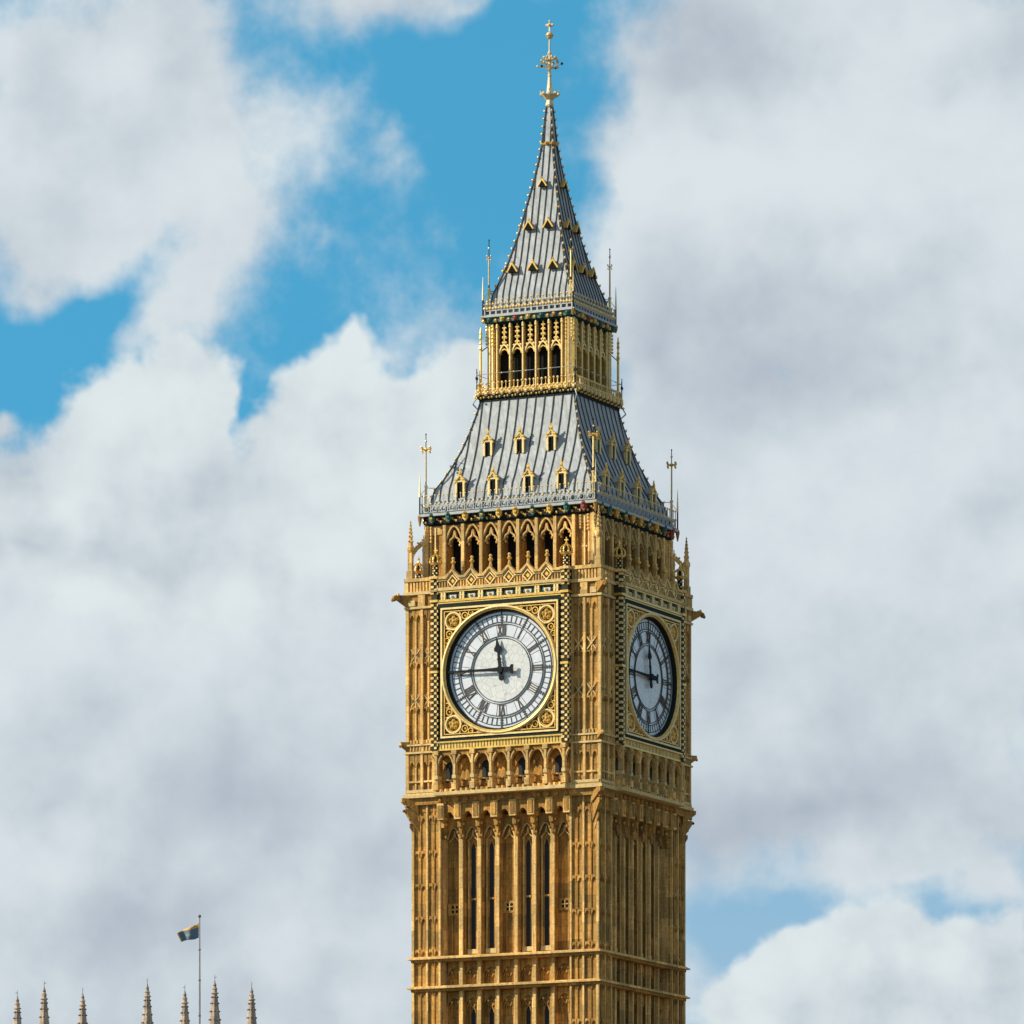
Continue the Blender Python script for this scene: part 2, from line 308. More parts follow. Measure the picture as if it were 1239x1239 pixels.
# ------------------------------------------------------------------ mesh helpers
class MB:
    """collects shapes in wall coordinates (x along the wall, d outwards from the tower's axis, z up) into ONE mesh"""
    def __init__(s): s.v = []; s.f = []; s.m = []; s.names = []
    def mi(s, n):
        if n not in s.names: s.names.append(n)
        return s.names.index(n)
    def add(s, vs, fs, mat):
        o = len(s.v); k = s.mi(mat)
        s.v += [tuple(p) for p in vs]
        for f in fs: s.f.append(tuple(i + o for i in f)); s.m.append(k)
    def box(s, x0, x1, d0, d1, z0, z1, mat, jit=.0025):
        j = lambda: random.uniform(-jit, jit)
        x0 += j(); x1 += j(); d0 += j(); d1 += j(); z0 += j(); z1 += j()
        vs = [(x, -d, z) for z in (z0, z1) for d in (d0, d1) for x in (x0, x1)]
        s.add(vs, [(0, 1, 3, 2), (4, 6, 7, 5), (0, 4, 5, 1), (2, 3, 7, 6), (0, 2, 6, 4), (1, 5, 7, 3)], mat)
    def ring(s, h0, h1, z0, z1, mat):
        """square ring round the tower between half widths h0 and h1, mitred"""
        j = random.uniform(-.0025, .0025); h1 += j; z1 += j
        C = [(-1, -1), (1, -1), (1, 1), (-1, 1)]
        vs = [(cx * h, cy * h, z) for z in (z0, z1) for h in (h0, h1) for cx, cy in C]
        fs = []
        for i in range(4):
            k = (i + 1) % 4
            fs += [(4 + i, 4 + k, 12 + k, 12 + i), (i, 8 + i, 8 + k, k), (8 + i, 12 + i, 12 + k, 8 + k), (i, k, 4 + k, 4 + i)]
        s.add(vs, fs, mat)
    def profile(s, pts, mat, cap=True):
        """four-sided frustums through (h, z)"""
        C = [(-1, -1), (1, -1), (1, 1), (-1, 1)]
        vs = [(cx * h, cy * h, z) for h, z in pts for cx, cy in C]; fs = []
        for a in range(len(pts) - 1):
            for i in range(4):
                k = (i + 1) % 4; fs.append((a * 4 + i, a * 4 + k, a * 4 + 4 + k, a * 4 + 4 + i))
        if cap: fs += [(3, 2, 1, 0), tuple(len(vs) - 4 + i for i in range(4))]
        s.add(vs, fs, mat)
    def lathe(s, x, d, prof, mat, n=8, rot=.39):
        vs = [(x + r * math.cos(rot + 2 * math.pi * i / n), -d + r * math.sin(rot + 2 * math.pi * i / n), z) for r, z in prof for i in range(n)]
        fs = []
        for a in range(len(prof) - 1):
            for i in range(n):
                k = (i + 1) % n; fs.append((a * n + i, a * n + k, a * n + n + k, a * n + n + i))
        fs += [tuple(reversed(range(n))), tuple(len(vs) - n + i for i in range(n))]
        s.add(vs, fs, mat)
    def ball(s, x, d, z, r, mat, n=6, sq=1.0):
        s.lathe(x, d, [(r * math.sin(t) + .001, z - r * sq * math.cos(t)) for t in (0, .7, 1.57, 2.44, 3.14)], mat, n)
    def tube(s, p0, p1, r0, r1, mat, n=6):
        p0 = Vector((p0[0], -p0[1], p0[2])); p1 = Vector((p1[0], -p1[1], p1[2])); ax = (p1 - p0).normalized()
        u = ax.cross(Vector((0, 0, 1)))
        if u.length < .01: u = Vector((1, 0, 0))
        u.normalize(); w = ax.cross(u)
        vs = [p + r * (math.cos(2 * math.pi * i / n) * u + math.sin(2 * math.pi * i / n) * w) for p, r in ((p0, r0), (p1, r1)) for i in range(n)]
        fs = [(i, (i + 1) % n, n + (i + 1) % n, n + i) for i in range(n)] + [tuple(reversed(range(n))), tuple(range(n, 2 * n))]
        s.add(vs, fs, mat)
    def bar(s, pts, w, d0, d1, mat, closed=False):
        """bar of rectangular section that follows a line drawn on the wall (x, z)"""
        P = [Vector(p) for p in pts]; n = len(P); L = []; d1 += random.uniform(-.003, .003)
        for i in range(n):
            a = P[i - 1] if (i or closed) else P[i]; b = P[(i + 1) % n] if (i < n - 1 or closed) else P[i]
            t = (b - a); t = t.normalized() if t.length else Vector((1, 0)); L.append(Vector((-t.y, t.x)) * w / 2)
        vs = []
        for p, o in zip(P, L):
            for q, d in ((p - o, d0), (p + o, d0), (p + o, d1), (p - o, d1)): vs.append((q.x, -d, q.y))
        fs = []
        for i in range(n if closed else n - 1):
            a = i * 4; b = ((i + 1) % n) * 4
            for k in range(4): fs.append((a + k, b + k, b + (k + 1) % 4, a + (k + 1) % 4))
        if not closed: fs += [(0, 1, 2, 3), (4 * n - 1, 4 * n - 2, 4 * n - 3, 4 * n - 4)]
        s.add(vs, fs, mat)
    def plate(s, top, bot, d0, d1, mat):
        """wall plate between two lines of the same length (x, z): front, back, under and upper side"""
        n = len(top); d1 += random.uniform(-.003, .003)
        vs = []
        for t, b in zip(top, bot): vs += [(t[0], -d0, t[1]), (t[0], -d1, t[1]), (b[0], -d1, b[1]), (b[0], -d0, b[1])]
        fs = []
        for i in range(n - 1):
            for k in range(4): fs.append((i * 4 + k, i * 4 + 4 + k, i * 4 + 4 + (k + 1) % 4, i * 4 + (k + 1) % 4))
        fs += [(0, 1, 2, 3), tuple(4 * (n - 1) + k for k in (3, 2, 1, 0))]
        s.add(vs, fs, mat)
    def poly(s, pts, d0, d1, mat):
        n = len(pts)
        vs = [(x, -d0, z) for x, z in pts] + [(x, -d1, z) for x, z in pts]
        s.add(vs, [tuple(range(n)), tuple(reversed(range(n, 2 * n)))] + [(i, n + i, n + (i + 1) % n, (i + 1) % n) for i in range(n)], mat)
    def build(s, name, parent=None, smooth=False):
        me = bpy.data.meshes.new(name); me.from_pydata(s.v, [], s.f)
        for k in s.names: me.materials.append(M[k])
        me.polygons.foreach_set('material_index', s.m)
        import bmesh
        bm = bmesh.new(); bm.from_mesh(me); bmesh.ops.recalc_face_normals(bm, faces=bm.faces); bm.to_mesh(me); bm.free()
        if smooth: me.polygons.foreach_set('use_smooth', [True] * len(me.polygons))
        o = bpy.data.objects.new(name, me); col.objects.link(o); o.parent = parent
        return o

def arch_pts(xc, hw, zs, za, n=7):
    """pointed arch from left spring over the apex to the right spring"""
    L = []
    for i in range(n + 1):
        t = i / n; L.append((xc - hw + hw * t ** 1.0 * (1) , zs + (za - zs) * math.sin(t * math.pi / 2) ** .85))
    return L + [(2 * xc - x, z) for x, z in reversed(L[:-1])]
def arch_plate(mb, xc, hw, zs, za, zt, d0, d1, mat):
    bot = arch_pts(xc, hw, zs, za)
    mb.plate([(x, zt) for x, z in bot], bot, d0, d1, mat)
def wedge(mb, r0, r1, zt, zb, w, mat):
    u = .7071
    pts = [(r0, w, zt), (r1, w * .35, zt), (r0, w, zb), (r1, w * .35, zt - .22)]
    vs = []
    for (rr, ww, z) in pts:
        for s in (-1, 1): vs.append((rr * u + s * ww * u, -(rr * u - s * ww * u), z))
    mb.add(vs, [(0, 1, 3, 2), (4, 6, 7, 5), (0, 2, 6, 4), (1, 5, 7, 3), (2, 3, 7, 6), (0, 4, 5, 1)], mat)
def circle(xc, zc, r, n=16, a0=0.0):
    return [(xc + r * math.sin(a0 + 2 * math.pi * i / n), zc + r * math.cos(a0 + 2 * math.pi * i / n)) for i in range(n)]
def kids(o): return [c for c in col.objects if c.parent == o]
def copy_part(o, parent, k):
    c = o.copy(); col.objects.link(c); c.parent = parent
    if k: c.rotation_euler = (0, 0, k * math.pi / 2)
    return c
def four(*objs):
    """repeat a part (with its sub-parts) on the other three walls of its tower"""
    for o in objs:
        ch = kids(o)
        for k in (1, 2, 3):
            c = copy_part(o, o.parent, k)
            for s_ in ch: copy_part(s_, c, 0)
def thing(name, label, cat, loc, rz=0, group=None):
    o = bpy.data.objects.new(name, None); col.objects.link(o)
    o.location = loc; o.rotation_euler = (0, 0, rz); o.empty_display_size = .5
    o['label'] = label; o['category'] = cat
    if group: o['group'] = group
    return o
def tag(o, label, cat, group=None):
    o['label'] = label; o['category'] = cat
    if group: o['group'] = group
    return o

# ------------------------------------------------------------------ ground
g = MB(); g.add([(-6000, -3000, 0), (6000, -3000, 0), (6000, 9000, 0), (-6000, 9000, 0)], [(0, 1, 2, 3)], 'ground')
go = g.build('ground'); go['kind'] = 'structure'
go['label'] = 'paved ground far below the towers'

# ------------------------------------------------------------------ clock tower
YAW = -R(26.09)
T = thing('clock_tower', 'tall honey-coloured stone clock tower with white dials, grey tiled roof and gilded spire', 'clock tower', (2.23, 361.4, 0), YAW)

# ---- shaft
sh = MB(); sh.box(-5.25, 5.25, -5.25, 5.25, 0, 47.3, 'stone'); sh.build('shaft_wall', T)
MULL = [-2.98, -1.79, -.6, .6, 1.79, 2.98]
BAYS = [-3.58, -2.385, -1.195, 0, 1.195, 2.385, 3.58]
f = MB()
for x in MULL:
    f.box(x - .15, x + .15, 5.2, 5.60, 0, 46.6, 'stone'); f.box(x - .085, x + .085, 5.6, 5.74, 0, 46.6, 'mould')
    f.tube((x - .19, 5.55, 0), (x - .19, 5.55, 46), .05, .05, 'mould', 5)
for s in (-1, 1): f.box(s * 4.2 - .09, s * 4.2 + .09, 5.2, 5.80, 0, 46.9, 'mould')
for i, x in enumerate(BAYS):
    arch_plate(f, x, .44, 44.95, 45.65, 46.2, 5.2, 5.50, 'stone')
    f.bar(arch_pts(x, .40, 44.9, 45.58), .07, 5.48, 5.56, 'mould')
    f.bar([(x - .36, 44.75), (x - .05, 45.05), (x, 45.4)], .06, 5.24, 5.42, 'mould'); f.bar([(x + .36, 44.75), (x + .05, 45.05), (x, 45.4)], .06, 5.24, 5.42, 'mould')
    # the tier between the two string courses and the heads below it
    for zt in (37.7, 35.95):
        arch_plate(f, x, .42, zt - .75, zt - .35, zt, 5.2, 5.46, 'stone')
        f.bar([(x + .21, zt - 1.5), (x + .21, zt - .45)], .05, 5.24, 5.36, 'stone'); f.bar([(x - .21, zt - 1.5), (x - .21, zt - .45)], .05, 5.24, 5.36, 'stone')
        for dx in (-.21, .21): f.bar(arch_pts(x + dx, .17, zt - .95, zt - .68), .05, 5.24, 5.38, 'stone'); f.ball(x + dx, 5.36, zt - .58, .08, 'mould', 5); f.ball(x + dx * .6, 5.36, zt - .85, .06, 'stone', 5)
    if i in (0, 3, 6):
        for dx in (-.2, .2): f.bar([(x + dx, 38.2), (x + dx, 44.9)], .06, 5.24, 5.34, 'stone')
        f.box(x - .45, x + .45, 5.2, 5.37, 40.45, 41.15, 'stone')
        for dx in (-.13, .13):
            for dz in (-.13, .13): f.box(x + dx - .075, x + dx + .075, 5.2, 5.378, 40.8 + dz - .075, 40.8 + dz + .075, 'void')
        f.bar([(x - .24, 40.8), (x + .24, 40.8)], .05, 5.3, 5.40, 'mould'); f.bar([(x, 40.56), (x, 41.04)], .05, 5.3, 5.40, 'mould')
    else:
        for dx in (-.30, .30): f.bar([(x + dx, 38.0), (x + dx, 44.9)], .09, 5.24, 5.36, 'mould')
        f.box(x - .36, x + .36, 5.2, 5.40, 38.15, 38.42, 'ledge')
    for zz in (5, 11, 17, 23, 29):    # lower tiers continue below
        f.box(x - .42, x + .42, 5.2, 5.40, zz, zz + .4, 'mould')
four(f.build('panelled_wall', T))
for i, x in enumerate(BAYS):
    if i in (0, 3, 6): continue
    for z0, z1 in ((38.42, 44.7), (28.0, 35.0)):
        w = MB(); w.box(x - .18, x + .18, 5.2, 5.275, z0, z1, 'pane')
        w.box(x - .18, x + .18, 5.2, 5.33, (z0 + z1) / 2 - .26, (z0 + z1) / 2 - .14, 'stone')
        wo_ = w.build('window', T)
        fr = MB()
        for s in (-1, 1): fr.box(x + s * .19 - .03, x + s * .19 + .03, 5.25, 5.32, z0, z1, 'stone')
        fr.bar(arch_pts(x, .18, z1 - .35, z1), .07, 5.27, 5.34, 'stone')
        fr.build('frame', wo_)
        four(wo_)
# corner piers
c = MB(); c.box(4.2, 5.93, 4.2, 5.93, 0, 47.2, 'stone')
for flip in (0, 1):
    def bx(x0, x1, d0, d1, z0, z1, m):
        if flip: c.box(d0, d1, x0, x1, z0, z1, m)
        else: c.box(x0, x1, d0, d1, z0, z1, m)
    bx(4.2, 4.32, 5.9, 6.05, 0, 47.2, 'mould'); bx(5.02, 5.14, 5.9, 6.06, 0, 47.2, 'mould'); bx(5.93, 6.08, 5.93, 6.08, 0, 47.2, 'mould')
    bx(4.62, 4.70, 5.9, 5.99, 0, 47.2, 'stone'); bx(5.50, 5.58, 5.9, 5.99, 0, 47.2, 'stone')
    for zt in [37.75, 36.0] + [44.15 - 1.93 * i for i in range(0, 4)] + [33.9 - 1.93 * i for i in range(16)] + [46.2]:
        for xc, hw in ((4.47, .15), (4.86, .15), (5.32, .17), (5.75, .16)):
            if flip:
                bot = arch_pts(xc, hw, zt - .28, zt - .02)
                vs = []; n = len(bot)
                for (x, z) in bot: vs += [(5.9, -x, zt + .12), (6.02, -x, zt + .12), (6.02, -x, z), (5.9, -x, z)]
                fs = [(i * 4 + k, i * 4 + 4 + k, i * 4 + 4 + (k + 1) % 4, i * 4 + (k + 1) % 4) for i in range(n - 1) for k in range(4)]
                c.add(vs, fs, 'stone')
            else: arch_plate(c, xc, hw, zt - .28, zt - .02, zt + .12, 5.9, 6.02, 'stone')
four(c.build('corner_pier', T))
# string courses
for z in (37.93, 36.2):
    q = MB(); q.ring(5.2, 6.17, z + .02, z + .09, 'mould'); q.ring(5.2, 6.29, z - .07, z + .02, 'mould'); q.ring(5.2, 6.11, z - .22, z - .07, 'stone')
    q.build('string_course', T)

# ---- corbel table that carries the clock stage
q = MB(); q.ring(5.2, 5.98, 46.55, 46.95, 'stone'); q.ring(5.2, 6.22, 46.95, 47.35, 'stone')
q.ring(5.2, 6.45, 47.35, 47.55, 'ledge'); q.ring(5.2, 6.36, 47.55, 47.68, 'mould')
q.build('corbel_band', T)
f = MB(); f.box(-4.3, 4.3, 6.0, 6.86, 47.36, 47.56, 'ledge')
for i in range(26): f.box(-4.2 + i * .336 - .06, -4.2 + i * .336 + .06, 6.3, 6.74, 47.56, 47.74, 'mould')
for i in range(15): f.ball(-4.1 + i * .585, 6.28, 47.12, .13, 'stone', 5)
f.build('ledge', T); four(bpy.data.objects['ledge'])
for x in MULL + [-4.1, 4.1]:
    k = MB(); k.box(x - .21, x + .21, 5.2, 6.30, 46.0, 46.95, 'mould'); k.box(x - .13, x + .13, 6.3, 6.34, 46.12, 46.85, 'stone')
    k.poly([(x - .15, 46.0), (x + .15, 46.0), (x + .11, 45.55), (x - .11, 45.55)], 5.2, 6.02, 'stone')
    k.poly([(x - .12, 45.55), (x + .12, 45.55), (x + .05, 44.9), (x - .05, 44.9)], 5.2, 5.86, 'stone')
    for s in (-1, 1): k.ball(x + s * .17, 5.85, 45.25 - .25 * (s > 0), .10, 'stone', 5); k.ball(x + s * .15, 5.8, 45.75, .09, 'mould', 5)
    four(k.build('corbel', T))
f = MB()
for x in BAYS: arch_plate(f, x, .38, 45.95, 46.45, 46.98, 5.8, 6.12, 'stone')
f.build('arched_corbel_table', T); four(bpy.data.objects['arched_corbel_table'])
# carved blocks at the four corners
k = MB(); wedge(k, 8.3, 9.22, 47.36, 46.5, .36, 'stone'); wedge(k, 8.2, 9.0, 46.75, 45.4, .26, 'stone'); wedge(k, 8.2, 8.72, 45.9, 44.9, .16, 'stone')
for q_ in range(5): k.ball(6.3 - q_ * .07, 6.3 - q_ * .07, 46.9 - q_ * .36, .13 - .012 * q_, 'stone', 6)
for s in (-1, 1): k.ball(6.42 + s * .06, 6.42 - s * .06, 47.2, .10, 'mould', 5); k.ball(6.42, 6.42, 46.62, .09, 'stone', 5)
four(k.build('carved_corner', T))

# ---- clock stage
w = MB(); w.box(-5.95, 5.95, -5.95, 5.95, 47.6, 59.3, 'stone'); w.build('clock_stage_wall', T)
c = MB(); c.box(4.45, 6.2, 4.45, 6.2, 47.65, 59.3, 'stone')
for flip in (0, 1):
    def bx(x0, x1, d0, d1, z0, z1, m):
        if flip: c.box(d0, d1, x0, x1, z0, z1, m)
        else: c.box(x0, x1, d0, d1, z0, z1, m)
    def arc(xc, hw, zs, za, zt):
        if not flip: arch_plate(c, xc, hw, zs, za, zt, 6.15, 6.31, 'stone'); return
        bot = arch_pts(xc, hw, zs, za); n = len(bot); vs = []
        for (x, z) in bot: vs += [(6.15, -x, zt), (6.31, -x, zt), (6.31, -x, z), (6.15, -x, z)]
        c.add(vs, [(i * 4 + k, i * 4 + 4 + k, i * 4 + 4 + (k + 1) % 4, i * 4 + (k + 1) % 4) for i in range(n - 1) for k in range(4)], 'stone')
    bx(6.14, 6.34, 6.14, 6.34, 47.65, 59.3, 'mould')
    for x in (5.28, 4.5): bx(x - .08, x + .08, 6.1, 6.36, 47.65, 58.4, 'mould')
    for x in (4.88, 5.72): bx(x - .05, x + .05, 6.1, 6.27, 47.65, 58.4, 'mould')
    bx(4.45, 6.2, 6.1, 6.33, 48.25, 48.36, 'mould'); bx(4.45, 6.24, 6.1, 6.4, 47.65, 47.82, 'ledge')
    for xc in (4.69, 5.09, 5.5, 5.93):
        arc(xc, .16, 49.15, 49.45, 49.95); arc(xc, .16, 57.75, 58.1, 58.45); arc(xc, .16, 55.0, 55.25, 55.32); arc(xc, .16, 52.35, 52.6, 52.68)
    for zc in (55.73, 53.06):
        for x0 in (4.89, 5.72):
            bx(x0 - .34, x0 + .34, 6.1, 6.24, zc - .42, zc + .42, 'stone')
            for dx, dz in ((-.17, 0), (.17, 0), (0, .2), (0, -.2)): bx(x0 + dx - .09, x0 + dx + .09, 6.1, 6.25, zc + dz - .09, zc + dz + .09, 'brown')
            if not flip:
                c.bar([(x0 - .3, zc - .36), (x0 + .3, zc + .36)], .07, 6.2, 6.30, 'mould'); c.bar([(x0 - .3, zc + .36), (x0 + .3, zc - .36)], .07, 6.2, 6.30, 'mould')
                c.poly([(x0, zc - .1), (x0 + .1, zc), (x0, zc + .1), (x0 - .1, zc)], 6.2, 6.34, 'mould')
            else:
                for sg in (-1, 1): c.tube((6.24, x0 - .3, zc - sg * .36), (6.24, x0 + .3, zc + sg * .36), .05, .05, 'mould', 4)
    # moulding under the dial and above it
    bx(4.45, 6.42, 6.1, 6.42, 49.95, 50.06, 'ledge'); bx(4.45, 6.34, 6.1, 6.34, 50.06, 50.4, 'stone'); bx(4.45, 6.44, 6.1, 6.44, 50.4, 50.5, 'ledge')
    for i in range(8): bx(4.5 + i * .21, 4.56 + i * .21, 6.3, 6.38, 50.1, 50.38, 'mould')
    for i in range(8): bx(4.5 + i * .21, 4.6 + i * .21, 6.15, 6.33, 50.55, 50.75, 'mould')
    bx(4.45, 6.42, 6.1, 6.42, 58.45, 58.58, 'ledge'); bx(4.45, 6.36, 6.1, 6.30, 58.58, 59.3, 'stone'); bx(5.05, 5.5, 6.1, 6.42, 58.58, 59.25, 'mould')
    bx(5.7, 6.1, 6.1, 6.45, 58.62, 58.95, 'ledge')
four(c.build('clock_stage_pier', T))
# gallery below the dial
GX = [-4.14, -2.957, -1.774, -.591, .591, 1.774, 2.957, 4.14]
f = MB()
for i in range(7):
    x = (GX[i] + GX[i + 1]) / 2
    arch_plate(f, x, .50, 49.3, 49.72, 49.98, 6.35, 6.60, 'stone')
    f.bar([(x, 48.0), (x, 48.35)], .08, 5.9, 6.05, 'mould'); f.box(x - .5, x + .5, 5.9, 6.06, 48.28, 48.36, 'mould')
    arch_plate(f, x, .46, 48.9, 49.4, 49.98, 5.9, 6.1, 'stone')
four(f.build('gallery_wall', T))
for i in (0, 2, 4, 6):
    x = (GX[i] + GX[i + 1]) / 2
    w = MB(); w.box(x - .3, x + .3, 5.9, 6.0, 48.2, 49.4, 'pane'); four(w.build('window', T))
for x in GX:
    k = MB(); k.box(x - .075, x + .075, 6.45, 6.76, 48.5, 49.85, 'mould'); k.box(x - .16, x + .16, 6.3, 6.80, 49.72, 49.97, 'mould')
    for s in (-1, 1): k.bar([(x + s * .08, 49.15), (x + s * .2, 49.5), (x + s * .34, 49.7)], .08, 6.5, 6.72, 'mould')
    k.box(x - .12, x + .12, 6.2, 6.78, 48.32, 48.52, 'ledge'); k.box(x - .09, x + .09, 6.15, 6.68, 48.1, 48.32, 'mould'); k.box(x - .15, x + .15, 6.1, 6.80, 47.68, 48.1, 'mould')
    four(k.build('colonnette', T))

# ---- dial and its gilded frame
ZC = 54.5
f = MB(); f.box(-4.06, 4.06, 5.9, 6.36, 49.98, 59.3, 'iron')
f.box(-4.45, 4.45, 6.0, 6.72, 49.98, 50.06, 'gold'); f.box(-4.06, 4.06, 6.0, 6.70, 50.06, 50.42, 'gold'); f.box(-4.1, 4.1, 6.0, 6.80, 50.42, 50.50, 'gold')
for i in range(41): f.box(-4.0 + i * .2 - .022, -4.0 + i * .2 + .022, 6.5, 6.712, 50.08, 50.40, 'brown')
f.box(-4.0, 4.0, 6.0, 6.76, 50.5, 50.72, 'iron'); f.box(-4.0, 4.0, 6.0, 6.78, 58.28, 58.56, 'iron'); f.box(-4.0, 4.0, 6.0, 6.80, 58.56, 58.62, 'gold'); f.box(-4.0, 4.0, 6.0, 6.82, 58.66, 58.72, 'gold')
for s in (-1, 1): f.box(s * 3.93 - .13, s * 3.93 + .13, 6.0, 6.66, 50.5, 58.5, 'iron')
B0 = 3.76
f.bar([(-B0, ZC - B0), (B0, ZC - B0), (B0, ZC + B0), (-B0, ZC + B0)], .15, 6.4, 6.82, 'palegold', True)
f.bar([(-B0 + .17, ZC - B0 + .17), (B0 - .17, ZC - B0 + .17), (B0 - .17, ZC + B0 - .17), (-B0 + .17, ZC + B0 - .17)], .07, 6.4, 6.76, 'gold', True)
dial_frame = f.build('dial_frame', T)
r = MB()
def annulus(mb, r0, r1, d0, d1, mat, n=96):
    vs = []
    for i in range(n):
        a = 2 * math.pi * i / n; sx, cz = math.sin(a), math.cos(a)
        for rr, d in ((r0, d0), (r1, d0), (r1, d1), (r0, d1)): vs.append((rr * sx, -d, ZC + rr * cz))
    fs = [(i * 4 + k, ((i + 1) % n) * 4 + k, ((i + 1) % n) * 4 + (k + 1) % 4, i * 4 + (k + 1) % 4) for i in range(n) for k in range(4)]
    mb.add(vs, fs, mat)
annulus(r, 3.60, 3.74, 6.3, 6.84, 'palegold'); annulus(r, 3.52, 3.60, 6.3, 6.78, 'gold'); annulus(r, 3.44, 3.52, 6.3, 6.70, 'iron')
r.build('dial_ring', dial_frame, True)
for sx in (-1, 1):
    for sz in (-1, 1):
        s_ = MB(); n = 24
        top = []; bot = []
        arcp = [(sx * 3.7 * math.sin(t), ZC + sz * 3.7 * math.cos(t)) for t in [math.pi / 2 * i / n for i in range(n + 1)]]
        edge = []
        for i in range(n + 1):
            t = math.pi / 2 * i / n
            edge.append((sx * min(B0, B0 * math.tan(t)) if t < math.pi / 4 + 1e-6 else sx * B0, ZC + sz * (B0 if t < math.pi / 4 + 1e-6 else B0 / math.tan(t))))
        s_.plate(edge, arcp, 6.36, 6.56, 'brown')
        cx, cz = sx * 3.02, ZC + sz * 3.02
        s_.bar(circle(cx, cz, .50), .09, 6.5, 6.74, 'palegold', True); s_.bar(circle(cx, cz, .41), .04, 6.5, 6.68, 'gold', True)
        for i in range(5): s_.ball(cx + .2 * math.sin(i * 1.2566), 6.62, cz + .2 * math.cos(i * 1.2566), .15, 'gold', 6)
        s_.ball(cx, 6.7, cz, .1, 'palegold')
        for (u, v, rr) in ((1.9, 3.44, .15), (1.4, 3.57, .07), (2.28, 3.3, .19)):
            for (a, b) in ((u, v), (v, u)):
                s_.bar(circle(sx * a, ZC + sz * b, rr, 10), .06, 6.5, 6.70, 'gold', True)
                s_.ball(sx * a, 6.6, ZC + sz * b, rr * .42, 'gold', 5)
        s_.bar([(sx * 2.45, ZC + sz * 2.75), (sx * 2.62, ZC + sz * 3.55)], .06, 6.5, 6.7, 'palegold'); s_.bar([(sx * 2.75, ZC + sz * 2.45), (sx * 3.55, ZC + sz * 2.62)], .06, 6.5, 6.7, 'palegold')
        s_.build('spandrel', dial_frame)
four(dial_frame)

dial = MB(); vs = [(3.48 * math.sin(2 * math.pi * i / 96), -6.43, ZC + 3.48 * math.cos(2 * math.pi * i / 96)) for i in range(96)]
dial.poly([(v[0], v[2]) for v in vs], 6.38, 6.43, 'glass'); dial_o = dial.build('clock_dial', T)
t = MB()
def polar(a, r_): return (r_ * math.sin(a), ZC + r_ * math.cos(a))
for r_, w_ in ((3.40, .04), (3.22, .042), (2.80, .042), (2.68, .042), (1.98, .036), (1.86, .042)): annulus(t, r_ - w_ / 2, r_ + w_ / 2, 6.42, 6.47, 'dialiron')
for i in range(60):
    a = 2 * math.pi * i / 60
    if i % 5: t.bar([polar(a, 2.8), polar(a, 3.22)], .042, 6.42, 6.462, 'dialiron')
    else:
        t.bar([polar(a, 2.68), polar(a, 3.45)], .065, 6.42, 6.475, 'dialiron')
        for dr in (2.92, 3.08): t.bar([polar(a - .035, dr), polar(a + .035, dr)], .045, 6.42, 6.47, 'dialiron')
for i in range(24):
    a = 2 * math.pi * (i + .5) / 24; t.bar([polar(a, 1.98), polar(a, 2.68)], .016, 6.42, 6.445, 'numeral')
t.build('dial_tracery', dial_o)
NUM = ['XII', 'I', 'II', 'III', 'IIII', 'V', 'VI', 'VII', 'VIII', 'IX', 'X', 'XI']
for i, s in enumerate(NUM):
    k = MB(); a = i * math.pi / 6; rad = Vector((math.sin(a), math.cos(a))); tan = Vector((math.cos(a), -math.sin(a)))
    W = {'I': .13, 'V': .28, 'X': .28}; tot = sum(W[ch] for ch in s); u = -tot / 2
    def P(uu, vv): q = rad * vv + tan * uu; return (q.x, ZC + q.y)
    for ch in s:
        w_ = W[ch]; um = u + w_ / 2
        if ch == 'I': L = [((um, 2.04), (um, 2.63), .06)]
        elif ch == 'V': L = [((um - .11, 2.63), (um, 2.04), .065), ((um + .11, 2.63), (um, 2.04), .035)]
        else: L = [((um - .11, 2.63), (um + .11, 2.04), .065), ((um + .11, 2.63), (um - .11, 2.04), .035)]
        for (p, q, ww) in L: k.bar([P(*p), P(*q)], ww, 6.42, 6.472, 'numeral')
        u += w_
    k.bar([P(-tot / 2, 2.05), P(tot / 2, 2.05)], .035, 6.42, 6.468, 'numeral'); k.bar([P(-tot / 2, 2.62), P(tot / 2, 2.62)], .035, 6.42, 6.468, 'numeral')
    k.build('numeral', dial_o)
def hand(name, outline, ang, d0, d1):
    k = MB(); L = outline + [(-x, y) for x, y in reversed(outline)]
    ca, sa = math.cos(ang), math.sin(ang)
    L2 = [(x * ca + y * sa, ZC - x * sa + y * ca) for x, y in L]
    k.poly(L2, d0, d1, 'hand'); return k
# quarter to twelve
hh = hand('hour_hand', [(.02, -.66), (.13, -.60), (.17, -.45), (.11, -.32), (.10, .55), (.14, .62), (.085, .70), (.07, 1.02), (.26, 1.15), (.24, 1.28), (.11, 1.45), (.015, 1.88)], R(-7.5), 6.58, 6.63)
hh.build('hour_hand', dial_o)
mh = hand('minute_hand', [(.02, -.85), (.26, -.88), (.28, -.72), (.12, -.62), (.15, -.40), (.12, -.2), (.12, .3), (.085, .8), (.05, 3.2), (.02, 3.38)], R(-89.0), 6.66, 6.70)
mh.lathe(0, 0, [(.01, 0)], 'hand') if 0 else None
mh.poly(circle(0, ZC, .2, 14), 6.55, 6.74, 'hand')
mh.build('minute_hand', dial_o)
four(dial_o)

